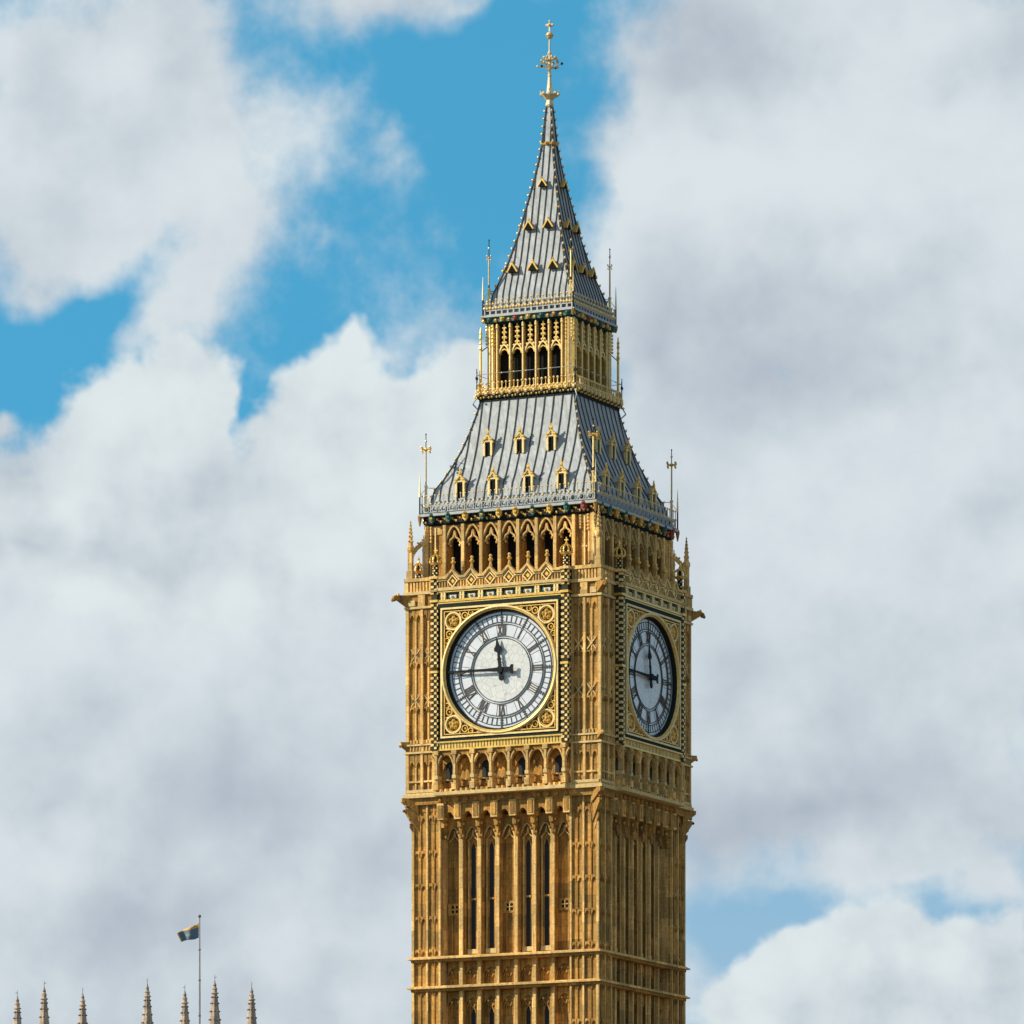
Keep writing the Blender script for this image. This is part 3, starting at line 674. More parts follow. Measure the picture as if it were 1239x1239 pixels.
# ---- chequered shafts beside the frame, each with its gilded crown
for x in (-4.24, 4.24):
    k = MB(); k.box(x - .19, x + .19, 6.2, 6.78, 50.0, 60.1, 'strap')
    nrow = 56
    for i in range(nrow):
        z = 50.06 + i * .178
        if abs(z - 54.6) < .16 or 58.5 < z < 59.0: continue
        for jx in range(2):
            if (i + jx) % 2: k.box(x - .19 + jx * .19 + .018, x + jx * .19 - .018, 6.6, 6.82, z + .02, z + .158, 'palegold' if i % 4 < 2 else 'gold')
        for jd in range(2):
            if (i + jd) % 2 == 0:
                for s in (-1, 1):
                    x0 = x + s * .19; k.box(min(x0, x0 + s * .04), max(x0, x0 + s * .04), 6.42 + jd * .19, 6.60 + jd * .19, z + .01, z + .168, 'palegold')
    for z in (54.6, 58.75): k.box(x - .25, x + .25, 6.2, 6.86, z - .07, z + .07, 'gold')
    k.box(x - .25, x + .25, 6.2, 6.88, 59.3, 59.42, 'mould'); k.box(x - .28, x + .28, 6.2, 6.9, 60.05, 60.2, 'mould')
    k.lathe(x, 6.55, [(.16, 60.1), (.15, 60.9)], 'iron', 8)
    for i in range(5):
        for j in range(4):
            a = (j + .5 * (i % 2)) * math.pi / 2; k.ball(x + .15 * math.cos(a), 6.55 + .15 * math.sin(a), 60.25 + i * .15, .06, 'palegold', 4)
    t_o = k.build('chequered_shaft', T)
    cr = MB(); cr.lathe(x, 6.55, [(.2, 60.88), (.30, 60.92), (.32, 61.0), (.24, 61.05)], 'gold', 8)
    for j in range(8):
        a = j * math.pi / 4; ux, ud = math.cos(a), math.sin(a)
        pts = [(.30, 61.0), (.37, 61.15), (.33, 61.3), (.2, 61.42), (.06, 61.5)]
        for (r0, z0), (r1, z1) in zip(pts, pts[1:]): cr.tube((x + r0 * ux, 6.55 + r0 * ud, z0), (x + r1 * ux, 6.55 + r1 * ud, z1), .045, .045, 'gold', 5)
        cr.ball(x + .36 * ux, 6.55 + .36 * ud, 61.06, .06, 'palegold', 4)
    cr.lathe(x, 6.55, [(.14, 60.9), (.17, 61.1), (.05, 61.4)], 'iron', 6)
    cr.ball(x, 6.55, 61.56, .09, 'gold'); cr.box(x - .03, x + .03, 6.52, 6.58, 61.6, 61.92, 'gold'); cr.box(x - .12, x + .12, 6.52, 6.58, 61.72, 61.79, 'gold')
    cr.build('crown', t_o)
    four(t_o)

# ---- frieze of shields
f = MB(); f.box(-4.02, 4.02, 6.0, 6.60, 58.72, 59.32, 'teal'); f.box(-4.02, 4.02, 6.4, 6.80, 59.22, 59.30, 'gold'); f.box(-4.02, 4.02, 6.4, 6.76, 58.74, 58.80, 'gold')
f.bar([(-4.0, 59.1), (4.0, 59.1)], .03, 6.55, 6.68, 'iron')
for x in (-3.66, -2.44, -1.22, 0, 1.22, 2.44, 3.66):
    f.box(x - .15, x - .03, 6.5, 6.78, 58.78, 59.24, 'palegold'); f.box(x + .03, x + .15, 6.5, 6.78, 58.78, 59.24, 'palegold'); f.box(x - .17, x + .17, 6.5, 6.79, 58.98, 59.03, 'palegold')
fr = f.build('shield_frieze', T)
for i in range(6):
    x = -3.05 + i * 1.22
    k = MB(); k.poly([(x - .22, 59.06), (x + .22, 59.06), (x + .2, 58.88), (x, 58.74), (x - .2, 58.88)], 6.58, 6.70, 'white')
    k.ball(x - .04, 6.72, 58.95, .1, 'palegold'); k.bar([(x - .3, 58.9), (x - .22, 59.1)], .07, 6.58, 6.68, 'teal')
    k.build('shield', fr)
four(fr)
# ---- pierced parapet over the dial
PX = [-3.05 + i * 1.22 for i in range(6)]
def ztop(x): return 60.08 + max(0, .42 - .42 * min(abs(x - p) for p in PX) / .42)
f = MB(); f.box(-4.05, 4.05, 6.3, 6.86, 59.32, 59.50, 'ledge'); pass
line = sorted(set([-4.05, 4.05] + [p + d for p in PX for d in (-.42, 0, .42)]))
f.bar([(x, ztop(x)) for x in line], .16, 6.45, 6.86, 'mould'); f.bar([(x, ztop(x) - .14) for x in line], .07, 6.5, 6.78, 'palegold')
for p in PX:
    f.bar([(p - .30, 59.86), (p, 60.2), (p + .30, 59.86), (p, 59.52)], .09, 6.5, 6.78, 'palegold', True)
    f.poly([(p - .12, 59.86), (p, 60.0), (p + .12, 59.86), (p, 59.72)], 6.5, 6.74, 'gold')
    for sx in (-1, 1):
        for sz in (-1, 1): f.bar([(p + sx * .18, 59.86 + sz * .18), (p + sx * .32, 59.86 + sz * .32)], .05, 6.5, 6.7, 'mould')
for i in range(7):
    xm = -3.66 + i * 1.22
    for dx in (-.27, -.09, .09, .27):
        if abs(xm + dx) > 4: continue
        f.box(xm + dx - .035, xm + dx + .035, 6.5, 6.72, 59.5, 60.0, 'mould')
        arch_plate(f, xm + dx + .09, .055, 59.82, 59.93, 60.0, 6.5, 6.70, 'mould')
pa = f.build('parapet', T)
for p in PX:
    k = MB(); k.lathe(p, 6.66, [(.13, 60.45), (.10, 60.6), (.06, 60.85)], 'mould', 6); k.lathe(p, 6.66, [(.06, 60.84), (.13, 60.9), (.15, 60.98), (.08, 61.06), (.06, 61.1)], 'gold', 8); k.ball(p, 6.66, 61.18, .10, 'palegold')
    k.build('finial', pa)
four(pa)
# ---- balustrades on the piers, corner gargoyles
f = MB()
for flip in (0, 1):
    def bx(x0, x1, d0, d1, z0, z1, m):
        if flip: f.box(d0, d1, x0, x1, z0, z1, m)
        else: f.box(x0, x1, d0, d1, z0, z1, m)
    bx(4.4, 6.42, 6.1, 6.44, 59.28, 59.46, 'ledge'); bx(4.4, 6.4, 6.1, 6.42, 60.05, 60.25, 'mould'); pass
    for i in range(9): bx(4.5 + i * .205, 4.6 + i * .205, 6.2, 6.36, 59.46, 60.05, 'mould')
    bx(6.16, 6.38, 6.16, 6.38, 59.46, 60.05, 'mould')
four(f.build('balustrade', T))
k = MB()
wedge(k, 8.6, 9.62, 59.28, 58.45, .26, 'stone'); k.ball(6.84, 6.84, 59.08, .17, 'stone'); k.ball(6.92, 6.92, 58.98, .10, 'stone')
for s in (-1, 1): k.ball(6.7 + s * .12, 6.7 - s * .12, 59.3, .09, 'mould', 5)
four(k.build('gargoyle', T))
k = MB(); wedge(k, 8.6, 9.30, 50.66, 49.98, .24, 'stone'); k.ball(6.52, 6.52, 50.5, .15, 'mould'); k.ball(6.58, 6.58, 50.42, .09, 'stone')
four(k.build('gargoyle', T))
# ---- corner pinnacles with flying buttresses
P_ = 6.12
k = MB(); k.box(P_ - .13, P_ + .13, P_ - .13, P_ + .13, 60.2, 61.95, 'mould'); k.box(P_ - .19, P_ + .19, P_ - .19, P_ + .19, 60.2, 60.75, 'mould')
k.lathe(P_, P_, [(.14, 61.8), (.22, 61.95), (.23, 62.12), (.16, 62.25)], 'mould', 8)
po = k.build('corner_pinnacle', T)
k = MB(); k.lathe(P_, P_, [(.15, 62.2), (.09, 63.0), (.04, 63.5), (.015, 63.72)], 'mould', 8)
for i, z in enumerate((62.5, 62.78, 63.02, 63.24, 63.43)):
    for j in range(4): a = j * math.pi / 2 + .4; rr = .16 - .027 * i; k.ball(P_ + rr * math.cos(a), P_ + rr * math.sin(a), z, .055 - .005 * i, 'mould', 5)
k.ball(P_, P_, 63.6, .055, 'mould'); k.build('spirelet', po)
four(po)
k = MB(); pts = [(6.08, 61.45), (6.0, 61.75), (5.85, 62.05), (5.65, 62.3), (5.35, 62.5)]
for (a, za), (b, zb) in zip(pts, pts[1:]): k.tube((a, a, za), (b, b, zb), .09, .09, 'mould', 6)
for (a, za), (b, zb) in zip(pts[1:], pts[2:]): k.tube((a, a, za + .14), (b, b, zb + .2), .06, .06, 'mould', 6)
for i in range(2): k.ball(5.8 - i * .2, 5.8 - i * .2, 62.42 + i * .2, .07, 'mould', 5)
four(k.build('flying_buttress', T))

# ---- belfry
v = MB(); v.box(-4.7, 4.7, -4.7, 4.7, 59.5, 63.5, 'void'); v.build('belfry_dark_block', T)  # solid black block in place of the shade inside the belfry
f = MB(); f.box(-5.5, 5.5, 4.3, 6.2, 59.1, 59.42, 'stone')
BX = [-4.2 + i * 1.2 for i in range(8)]
for x in BX:
    f.box(x - .17, x + .17, 4.6, 5.40, 59.4, 63.4, 'stone'); f.box(x - .095, x + .095, 5.4, 5.56, 59.4, 63.4, 'mould')
for i in range(7):
    x = BX[i] + .6
    arch_plate(f, x, .43, 62.6, 63.28, 63.45, 4.75, 5.36, 'stone')
    f.bar(arch_pts(x, .50, 62.55, 63.32), .10, 5.3, 5.50, 'mould')
    f.bar([(x - .40, 62.25), (x - .3, 62.52), (x - .08, 62.68), (x, 63.05)], .09, 5.2, 5.42, 'mould'); f.bar([(x + .40, 62.25), (x + .3, 62.52), (x + .08, 62.68), (x, 63.05)], .09, 5.2, 5.42, 'mould')
    for s in (-1, 1): f.ball(x + s * .3, 5.3, 62.2, .08, 'mould', 5); f.ball(x + s * .2, 5.3, 62.45, .06, 'mould', 5)
four(f.build('belfry_arcade', T))
c = MB(); c.box(4.3, 5.3, 4.3, 5.3, 59.4, 63.45, 'stone')
for flip in (0, 1):
    def bx(x0, x1, d0, d1, z0, z1, m):
        if flip: c.box(d0, d1, x0, x1, z0, z1, m)
        else: c.box(x0, x1, d0, d1, z0, z1, m)
    bx(4.82, 4.9, 5.2, 5.42, 60.0, 63.3, 'palegold'); bx(4.7, 5.0, 5.2, 5.4, 61.5, 61.58, 'palegold'); bx(4.45, 5.25, 5.2, 5.36, 62.9, 63.4, 'mould')
    bx(5.28, 5.52, 5.28, 5.52, 60, 63.45, 'mould'); bx(5.1, 5.2, 5.2, 5.46, 60.0, 63.4, 'mould')
for i in range(5):
    c.ball(5.5, 5.42, 63.3 - i * .22, .12, 'mould', 5); c.ball(5.1, 5.48, 63.3 - i * .2, .08, 'mould', 5); c.ball(5.48, 5.1, 63.3 - i * .2, .08, 'mould', 5); c.ball(4.6, 5.42, 63.3 - i * .17, .08, 'mould', 5)
c.lathe(5.56, 5.56, [(.08, 59.5), (.07, 61.9), (.11, 62.0), (.07, 62.1), (.03, 62.9)], 'ledge', 6)
four(c.build('belfry_pier', T))
# ---- painted cornice and gutter
q = MB(); q.ring(4.0, 5.46, 63.40, 63.50, 'iron'); q.ring(4.0, 5.56, 63.5, 63.95, 'iron'); q.ring(3.8, 5.80, 63.95, 64.10, 'lead'); q.ring(3.8, 5.72, 64.1, 64.16, 'iron'); q.build('cornice', T)
for i in range(10):
    x = -4.95 + i * 1.1
    k = MB(); mt = ('teal', 'teal', 'gold', 'teal', 'gold', 'gold', 'teal', 'gold', 'teal', 'redb')[i]
    k.poly([(x - .2, 63.96), (x + .2, 63.96), (x + .17, 63.7), (x, 63.52), (x - .17, 63.7)], 5.5, 5.74, mt); k.ball(x, 5.74, 63.8, .13, 'gold' if mt == 'teal' and i % 3 == 0 else mt, 5); k.ball(x, 5.74, 63.98, .16, mt, 6)
    four(k.build('cornice_boss', T))
f = MB()
for i in range(44):
    x = -5.4 + i * .2512
    if min(abs(x - (-4.95 + j * 1.1)) for j in range(10)) < .2: continue
    f.ball(x, 5.58, 63.60 + .16 * (i % 2), .085, 'gold', 5); f.ball(x + .12, 5.57, 63.82 - .16 * (i % 2), .065, 'gold' if i % 3 else 'redb', 5)
four(f.build('cornice_flowers', T))
for s in (0,):
    k = MB(); k.lathe(5.72, 5.72, [(.03, 63.4), (.08, 63.6), (.15, 63.95), (.06, 64.08)], 'stone', 6); four(k.build('corner_boss', T))
# ---- iron cresting round the roof
def cresting(d, half, z0, step, hlow, hup, mat, dot, tall):
    f = MB(); n = int(round(2 * half / step))
    f.box(-half, half, d - .03, d + .03, z0, z0 + .06, mat); f.box(-half, half, d - .025, d + .025, z0 + hlow - .05, z0 + hlow, mat)
    for i in range(n + 1):
        x = -half + i * 2 * half / n
        f.box(x - .028, x + .028, d - .03, d + .03, z0, z0 + hlow, mat)
        f.ball(x, d, z0 + hlow + .08, .085, dot, 5)
        if i < n:
            xm = x + half / n
            f.bar(circle(xm, z0 + hlow * .5, min(step * .34, hlow * .36), 8), .035, d - .02, d + .02, mat, True)
            f.ball(xm, d, z0 + hlow + .05, .06, dot, 5)
        if tall:
            for xx in ((x, x + half / n) if i < n else (x,)):
                f.box(xx - .015, xx + .015, d - .015, d + .015, z0 + hlow, z0 + hup, mat)
                f.ball(xx, d, z0 + hup, .06, dot, 5)
    return f
four(cresting(5.62, 5.62, 64.14, .56, .46, 1.05, 'lead', 'palegold', True).build('roof_cresting', T))

# ---- lower roof
RP = [(5.45, 64.15), (5.2, 65.0), (5.06, 65.57), (4.68, 66.2), (4.33, 66.94), (3.88, 68.0), (3.49, 69.2), (3.2, 70.3), (3.05, 70.98)]
SP = [(2.75, 76.1), (2.60, 76.8), (2.51, 77.33), (2.12, 78.4), (1.80, 79.38), (1.37, 81.0), (.98, 82.86), (.72, 84.1), (.51, 85.24), (.36, 86.2), (.27, 87.14), (.13, 88.75)]
def hz(pr, z):
    for (h0, z0), (h1, z1) in zip(pr, pr[1:]):
        if z0 <= z <= z1: return h0 + (h1 - h0) * (z - z0) / (z1 - z0)
    return pr[-1][0]
def seams(mb, pr, step, w, off=0.0):
    half = pr[0][0]; n = int(half / step) + 1
    for i in range(-n, n + 1):
        x = i * step + off; pts = []
        for (h0, z0), (h1, z1) in zip(pr, pr[1:]):
            if abs(x) < h0: pts.append((h0, z0))
            if abs(x) < h0 and abs(x) >= h1:
                tt = (h0 - abs(x)) / (h0 - h1); pts.append((h0 + (h1 - h0) * tt, z0 + (z1 - z0) * tt)); break
        else:
            if abs(x) < pr[-1][0]: pts.append(pr[-1])
        for k in range(4):
            for (h0, z0), (h1, z1) in zip(pts, pts[1:]):
                a = k * math.pi / 2; ca, sa = math.cos(a), math.sin(a)
                vs = []
                for (h, z) in ((h0, z0), (h1, z1)):
                    for (dx, dd, dz) in ((-w, -.02, 0), (w, -.02, 0), (w, .05, .03), (-w, .05, .03)):
                        px, py = x + dx, -(h + dd); vs.append((px * ca - py * sa, px * sa + py * ca, z + dz))
                mb.add(vs, [(0, 4, 5, 1), (1, 5, 6, 2), (2, 6, 7, 3), (3, 7, 4, 0), (0, 1, 2, 3), (7, 6, 5, 4)], 'seam')
            # little clips along each seam
            for (h0, z0), (h1, z1) in zip(pts, pts[1:]):
                pass
rf = MB(); rf.profile(RP, 'slate'); seams(rf, RP, .585, .023)
roof = rf.build('roof', T)
def crockets(pr, z0, z1, step, r, mats):
    k = MB(); z = z0; i = 0
    while z < z1:
        h = hz(pr, z) + .03; rr = r * (.8 + .2 * (h / pr[0][0]))
        k.ball(h + rr * .5, h + rr * .5, z, rr, mats[i % len(mats)], 5); k.tube((h, h, z - .12), (h + rr * 1.1, h + rr * 1.1, z + .1), rr * .35, rr * .3, mats[i % len(mats)], 4)
        i += 1; z += step
    for (h0, a), (h1, b) in zip(pr, pr[1:]): k.tube((h0 + .01, h0 + .01, a), (h1 + .01, h1 + .01, b), .05, .05, 'seam', 5)
    return k
four(crockets(RP, 65.2, 70.6, .46, .085, ['silvergilt', 'gold']).build('hip_crockets', T))
def dormer(x, zb, pr, w, hgt):
    d1 = hz(pr, zb) + .10; d0 = hz(pr, zb + hgt + .5) - .5
    zt = zb + hgt
    k = MB()
    k.box(x - w + .02, x + w - .02, d0, d1 - .12, zb - .35, zt, 'slate')
    k.add([(x - w - .06, -d0, zt - .08), (x + w + .06, -d0, zt - .08), (x, -d0, zt + w * 1.35), (x - w - .06, -(d1 - .02), zt - .08), (x + w + .06, -(d1 - .02), zt - .08), (x, -(d1 - .02), zt + w * 1.35)], [(0, 1, 2), (3, 5, 4), (0, 2, 5, 3), (1, 4, 5, 2), (0, 3, 4, 1)], 'slate')
    for s in (-1, 1):
        k.box(x + s * w - .06, x + s * w + .06, d1 - .14, d1 + .04, zb - .08, zt, 'palegold'); k.ball(x + s * w, d1, zt + .1, .10, 'gold', 5)
        k.bar([(x + s * (w + .12), zt - .10), (x, zt + w * 1.5)], .085, d1 - .14, d1 + .06, 'gold')
    k.bar([(x - w, zt), (x + w, zt)], .06, d1 - .1, d1 + .03, 'palegold')
    k.bar(arch_pts(x, w * .62, zt - .02, zt + w * .8), .06, d1 - .1, d1 + .02, 'gold')
    k.ball(x, d1, zt + w * 1.5 + .08, .10, 'gold', 5); k.box(x - .03, x + .03, d1 - .03, d1 + .03, zt + w * 1.5, zt + w * 1.5 + .38, 'gold'); k.box(x - .11, x + .11, d1 - .03, d1 + .03, zt + w * 1.5 + .17, zt + w * 1.5 + .24, 'gold')
    o = k.build('dormer', T)
    v = MB(); v.box(x - w + .06, x + w - .06, d1 - .3, d1 - .06, zb - .1, zt - .02, 'void'); v.poly([(x - w * .75, zt), (x + w * .75, zt), (x, zt + w * 1.05)], d1 - .2, d1 - .05, 'void'); v.build('opening', o)
    four(o)
for x in (-2.04, .04, 2.10): dormer(x, 67.6, RP, .235, .78)
for x in (-3.3, -1.15, 1.15, 3.3): dormer(x, 65.1, RP, .245, .84)
# ---- masts with gilded vanes at the roof corners
def mast(d, z0, zmid, z1, zv, span, rv, name='corner_mast'):
    k = MB(); k.lathe(d, d, [(.09, z0), (.085, zmid), (.13, zmid + .02), (.06, zmid + .12)], 'palegold', 6); k.tube((d, d, zmid), (d, d, z1), .04, .025, 'iron', 5)
    k.ball(d, d, z1, .05, 'iron', 5); k.ball(d, d, z1 - (z1 - zv) * .45, .07, 'palegold', 5); k.tube((d, d, zmid + .3), (d, d, zv), .055, .05, 'palegold', 5)
    k.tube((d, d, z1 - .35), (d, d, z1 - .35), .05, .05, 'iron', 5) if 0 else None
    for s in (-1, 1): k.tube((d - s * .10, d + s * .10, z1 - .42), (d, d, z1 - .42), .02, .02, 'iron', 4)
    # stays to the roof and to the outer rod
    k.tube((d, d, zmid - .05), (d - .55, d - .55, zmid - .05), .018, .018, 'iron', 4)
    k.tube((d, d, zmid - .1), (d + .27, d + .27, zmid - .55), .018, .018, 'palegold', 4)
    o = k.build(name, T)
    v = MB()
    for j in range(4):
        a = j * math.pi / 2 + .42; ux, ud = math.cos(a), math.sin(a)
        v.tube((d, d, zv), (d + span * ux, d + span * ud, zv), rv * .7, rv * .5, 'gold', 5)
        v.ball(d + span * ux, d + span * ud, zv + .10, rv * 1.3, 'gold', 5); v.ball(d + span * ux * .92, d + span * ud * .92, zv - .12, rv * 1.1, 'gold', 5)
    v.ball(d, d, zv, rv * 2, 'gold', 6); v.build('vane', o)
    r_ = MB(); e = d + .27
    r_.lathe(e, e, [(.05, z0 - .1), (.045, zmid - .6)], 'iron', 5); r_.lathe(e, e, [(.06, zmid - .62), (.05, zmid - .2), (.03, zmid + .3), (.012, zmid + .75)], 'palegold', 5)
    ro = r_.build('corner_rod', T)
    four(o, ro)
mast(5.45, 64.1, 65.75, 68.85, 67.95, .34, .06)

# ---- lantern stage: balcony, gilded arcade, dark block
q = MB(); q.ring(2.4, 3.06, 70.85, 70.97, 'lead'); q.ring(2.4, 3.12, 70.95, 71.12, 'iron'); q.ring(2.4, 3.22, 71.12, 71.34, 'iron'); q.box(-2.8, 2.8, -2.8, 2.8, 71.0, 71.3, 'void')
q.build('balcony', T)
f = MB()
for i in range(13):
    x = -3.12 + i * .52
    f.ball(x, 3.24, 71.36, .13, 'palegold', 5); f.ball(x, 3.24, 71.58, .11, 'palegold', 5); f.ball(x - .11, 3.24, 71.47, .08, 'palegold', 5); f.ball(x + .11, 3.24, 71.47, .08, 'palegold', 5)
    f.ball(x + .16, 3.2, 71.15, .075, 'gold', 5); f.ball(x + .36, 3.2, 71.17, .075, 'gold', 5)
    f.box(x - .02, x + .02, 3.2, 3.26, 71.3, 71.95, 'palegold'); f.ball(x, 3.23, 71.98, .085, 'palegold', 5); 
    if i < 12: f.ball(x + .26, 3.23, 71.62, .085, 'palegold', 5); f.box(x + .245, x + .275, 3.2, 3.25, 71.35, 71.98, 'gold'); f.ball(x + .26, 3.23, 72.0, .075, 'palegold', 5)
four(f.build('balcony_cresting', T))
f = MB(); f.tube((-3.2, 3.2, 72.55), (3.2, 3.2, 72.55), .018, .018, 'lead', 4)
for i in range(9): f.ball(-3.2 + i * .8, 3.2, 72.55, .05, 'palegold', 5)
for x in (-3.2, -1.07, 1.07, 3.2): f.tube((x, 3.2, 71.3), (x, 3.2, 72.7), .02, .02, 'iron', 4)
four(f.build('guard_rail', T))
core = MB(); core.box(-2.2, 2.2, -2.2, 2.2, 71.2, 75.6, 'void')  # black block added so the lantern openings look dark inside
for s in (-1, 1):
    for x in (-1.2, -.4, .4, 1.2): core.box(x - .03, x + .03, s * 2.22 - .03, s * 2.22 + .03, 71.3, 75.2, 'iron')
core.build('lantern_dark_block', T)
LX = [-2.12, -1.272, -.424, .424, 1.272, 2.12]
f = MB()
f.box(-2.75, 2.75, 2.2, 2.72, 71.25, 71.75, 'gold')
for i in range(5):
    x = (LX[i] + LX[i + 1]) / 2
    f.bar(arch_pts(x, .33, 73.8, 74.28), .08, 2.45, 2.70, 'palegold'); f.bar([(x - .3, 73.72), (x - .2, 73.95), (x, 74.05)], .07, 2.5, 2.66, 'gold'); f.bar([(x + .3, 73.72), (x + .2, 73.95), (x, 74.05)], .07, 2.5, 2.66, 'gold')
    for s in (-1, 1): f.ball(x + s * .21, 2.62, 74.22, .1, 'palegold', 5); f.ball(x + s * .33, 2.62, 74.0, .08, 'palegold', 5)
    f.box(x - .04, x + .04, 2.56, 2.66, 74.2, 75.5, 'gold')
    for z, rr in ((74.42, .13), (74.72, .14), (75.02, .12), (75.28, .09)):
        for s in (-1, 1): f.ball(x + s * .09, 2.62, z, rr * .66, 'palegold', 5)
    f.box(x - .36, x + .36, 2.26, 2.44, 74.35, 75.6, 'void')
four(f.build('lantern_arcade', T))
for x in LX:
    k = MB(); k.lathe(x, 2.72, [(.10, 71.3), (.07, 71.6), (.07, 75.2), (.10, 75.45), (.06, 75.6)], 'palegold', 8)
    k.box(x - .065, x + .065, 2.42, 2.66, 71.3, 75.55, 'gold'); k.ball(x, 2.74, 75.3, .11, 'palegold', 5)
    four(k.build('lantern_column', T))
k = MB()
for a, b in ((2.52, 2.52), (2.70, 2.70), (2.40, 2.74), (2.74, 2.40), (2.58, 2.76), (2.76, 2.58)): k.lathe(a, b, [(.09, 71.3), (.075, 71.6), (.075, 75.4), (.1, 75.55)], 'palegold', 6)
for i in range(6): k.ball(2.78, 2.78, 75.4 - i * .2, .09, 'palegold', 5); k.ball(2.4, 2.78, 75.4 - i * .22, .08, 'gold', 5); k.ball(2.78, 2.4, 75.4 - i * .22, .08, 'gold', 5)
four(k.build('lantern_pier', T))
k = MB(); k.lathe(3.05, 3.05, [(.09, 71.2), (.08, 74.0), (.12, 74.1), (.06, 74.3), (.06, 74.6), (.09, 74.7), (.03, 75.35)], 'gold', 6)
for z in (74.4, 74.75, 75.0): k.ball(3.05, 3.05, z, .1, 'gold', 5)
k.tube((3.05, 3.05, 73.9), (2.75, 2.75, 74.25), .03, .03, 'iron', 4)
four(k.build('lantern_pinnacle', T))
k = MB(); k.tube((3.22, 3.22, 71.2), (3.22, 3.22, 72.9), .035, .025, 'iron', 5); k.box(3.12, 3.32, 3.18, 3.26, 72.25, 72.4, 'iron'); k.tube((3.2, 3.2, 71.2), (3.4, 3.4, 70.8), .05, .03, 'lead', 5); k.tube((3.4, 3.4, 70.8), (3.1, 3.1, 70.4), .05, .03, 'lead', 5)
four(k.build('corner_bracket', T))
# upper cornice and cresting
q = MB(); q.ring(2.0, 2.78, 75.5, 75.62, 'iron'); q.ring(2.0, 2.9, 75.62, 75.92, 'teal'); q.ring(2.0, 3.04, 75.92, 76.04, 'lead'); q.box(-2.6, 2.6, -2.6, 2.6, 75.55, 76.06, 'void'); q.build('cornice', T)
for i in range(7):
    x = -2.55 + i * .85; mt = ('teal', 'gold', 'redb', 'gold', 'teal', 'redb', 'teal')[i]
    k = MB(); k.poly([(x - .16, 75.9), (x + .16, 75.9), (x + .1, 75.65), (x - .1, 75.65)], 2.8, 2.97, mt); k.ball(x, 2.97, 75.78, .12, 'gold' if i % 2 else mt, 5); k.ball(x + .42, 2.9, 75.72, .12, 'gold', 5)
    four(k.build('cornice_boss', T))
k = MB(); k.lathe(2.95, 2.95, [(.04, 75.6), (.10, 75.75), (.13, 75.95), (.04, 76.05)], 'stone', 6); four(k.build('corner_boss', T))
f = MB(); f.box(-2.9, 2.9, 2.84, 2.9, 76.3, 76.36, 'lead'); f.box(-2.9, 2.9, 2.84, 2.9, 76.04, 76.1, 'lead'); f.box(-2.88, 2.88, 2.66, 2.70, 76.04, 76.3, 'iron')
for i in range(16):
    x = -2.9 + i * .3867
    f.box(x - .05, x + .05, 2.82, 2.9, 76.04, 76.36, 'lead')
    f.box(x - .02, x + .02, 2.85, 2.89, 76.3, 76.95, 'lead'); f.ball(x, 2.88, 76.46, .11, 'palegold', 5); f.ball(x, 2.88, 76.95, .075, 'palegold', 5); f.ball(x, 2.88, 76.7, .085, 'lead', 5)
    if i < 15: f.ball(x + .19, 2.88, 76.44, .09, 'palegold', 5); f.box(x + .18, x + .20, 2.86, 2.88, 76.3, 76.8, 'lead'); f.ball(x + .19, 2.88, 76.72, .085, 'palegold', 5)
four(f.build('spire_cresting', T))
# ---- spire
sp = MB(); sp.profile(SP, 'slate'); seams(sp, SP, .41, .018, .2); sp.build('spire_roof', T)
four(crockets(SP, 77.4, 88.6, .46, .09, ['silvergilt', 'gold']).build('spire_crockets', T))
def lucarne(x, zb, w):
    d1 = hz(SP, zb) + .22; k = MB()
    k.add([(x - w, -(d1 - .5), zb), (x + w, -(d1 - .5), zb), (x, -(d1 - .6), zb + w * 1.5), (x - w, -d1, zb), (x + w, -d1, zb), (x, -d1, zb + w * 1.5)], [(0, 1, 2), (0, 2, 5, 3), (1, 4, 5, 2), (0, 3, 4, 1), (3, 5, 4)], 'gold')
    for s in (-1, 1): k.bar([(x + s * (w + .03), zb - .03), (x, zb + w * 1.55)], .075, d1 - .06, d1 + .08, 'gold')
    k.ball(x, d1, zb + w * 1.6 + .06, .07, 'gold', 5)
    o = k.build('spire_dormer', T)
    v = MB(); v.poly([(x - w * .8, zb - .04), (x + w * .8, zb - .04), (x, zb + w * 1.15)], d1 - .1, d1 + .03, 'void'); v.build('opening', o)
    four(o)
for x in (-1.36, -.02, 1.3): lucarne(x, 78.65, .31)
for x in (-.64, .64): lucarne(x, 81.25, .30)
lucarne(0, 83.85, .26)
k = MB(); k.tube((-.34, .36, 86.45), (.34, .36, 86.45), .06, .06, 'gold', 5); k.ball(0, .4, 86.5, .13, 'gold'); k.ball(.34, .34, 86.5, .1, 'gold')
four(k.build('spire_collar', T))
mast(2.68, 76.0, 77.6, 80.55, 79.5, .16, .032)
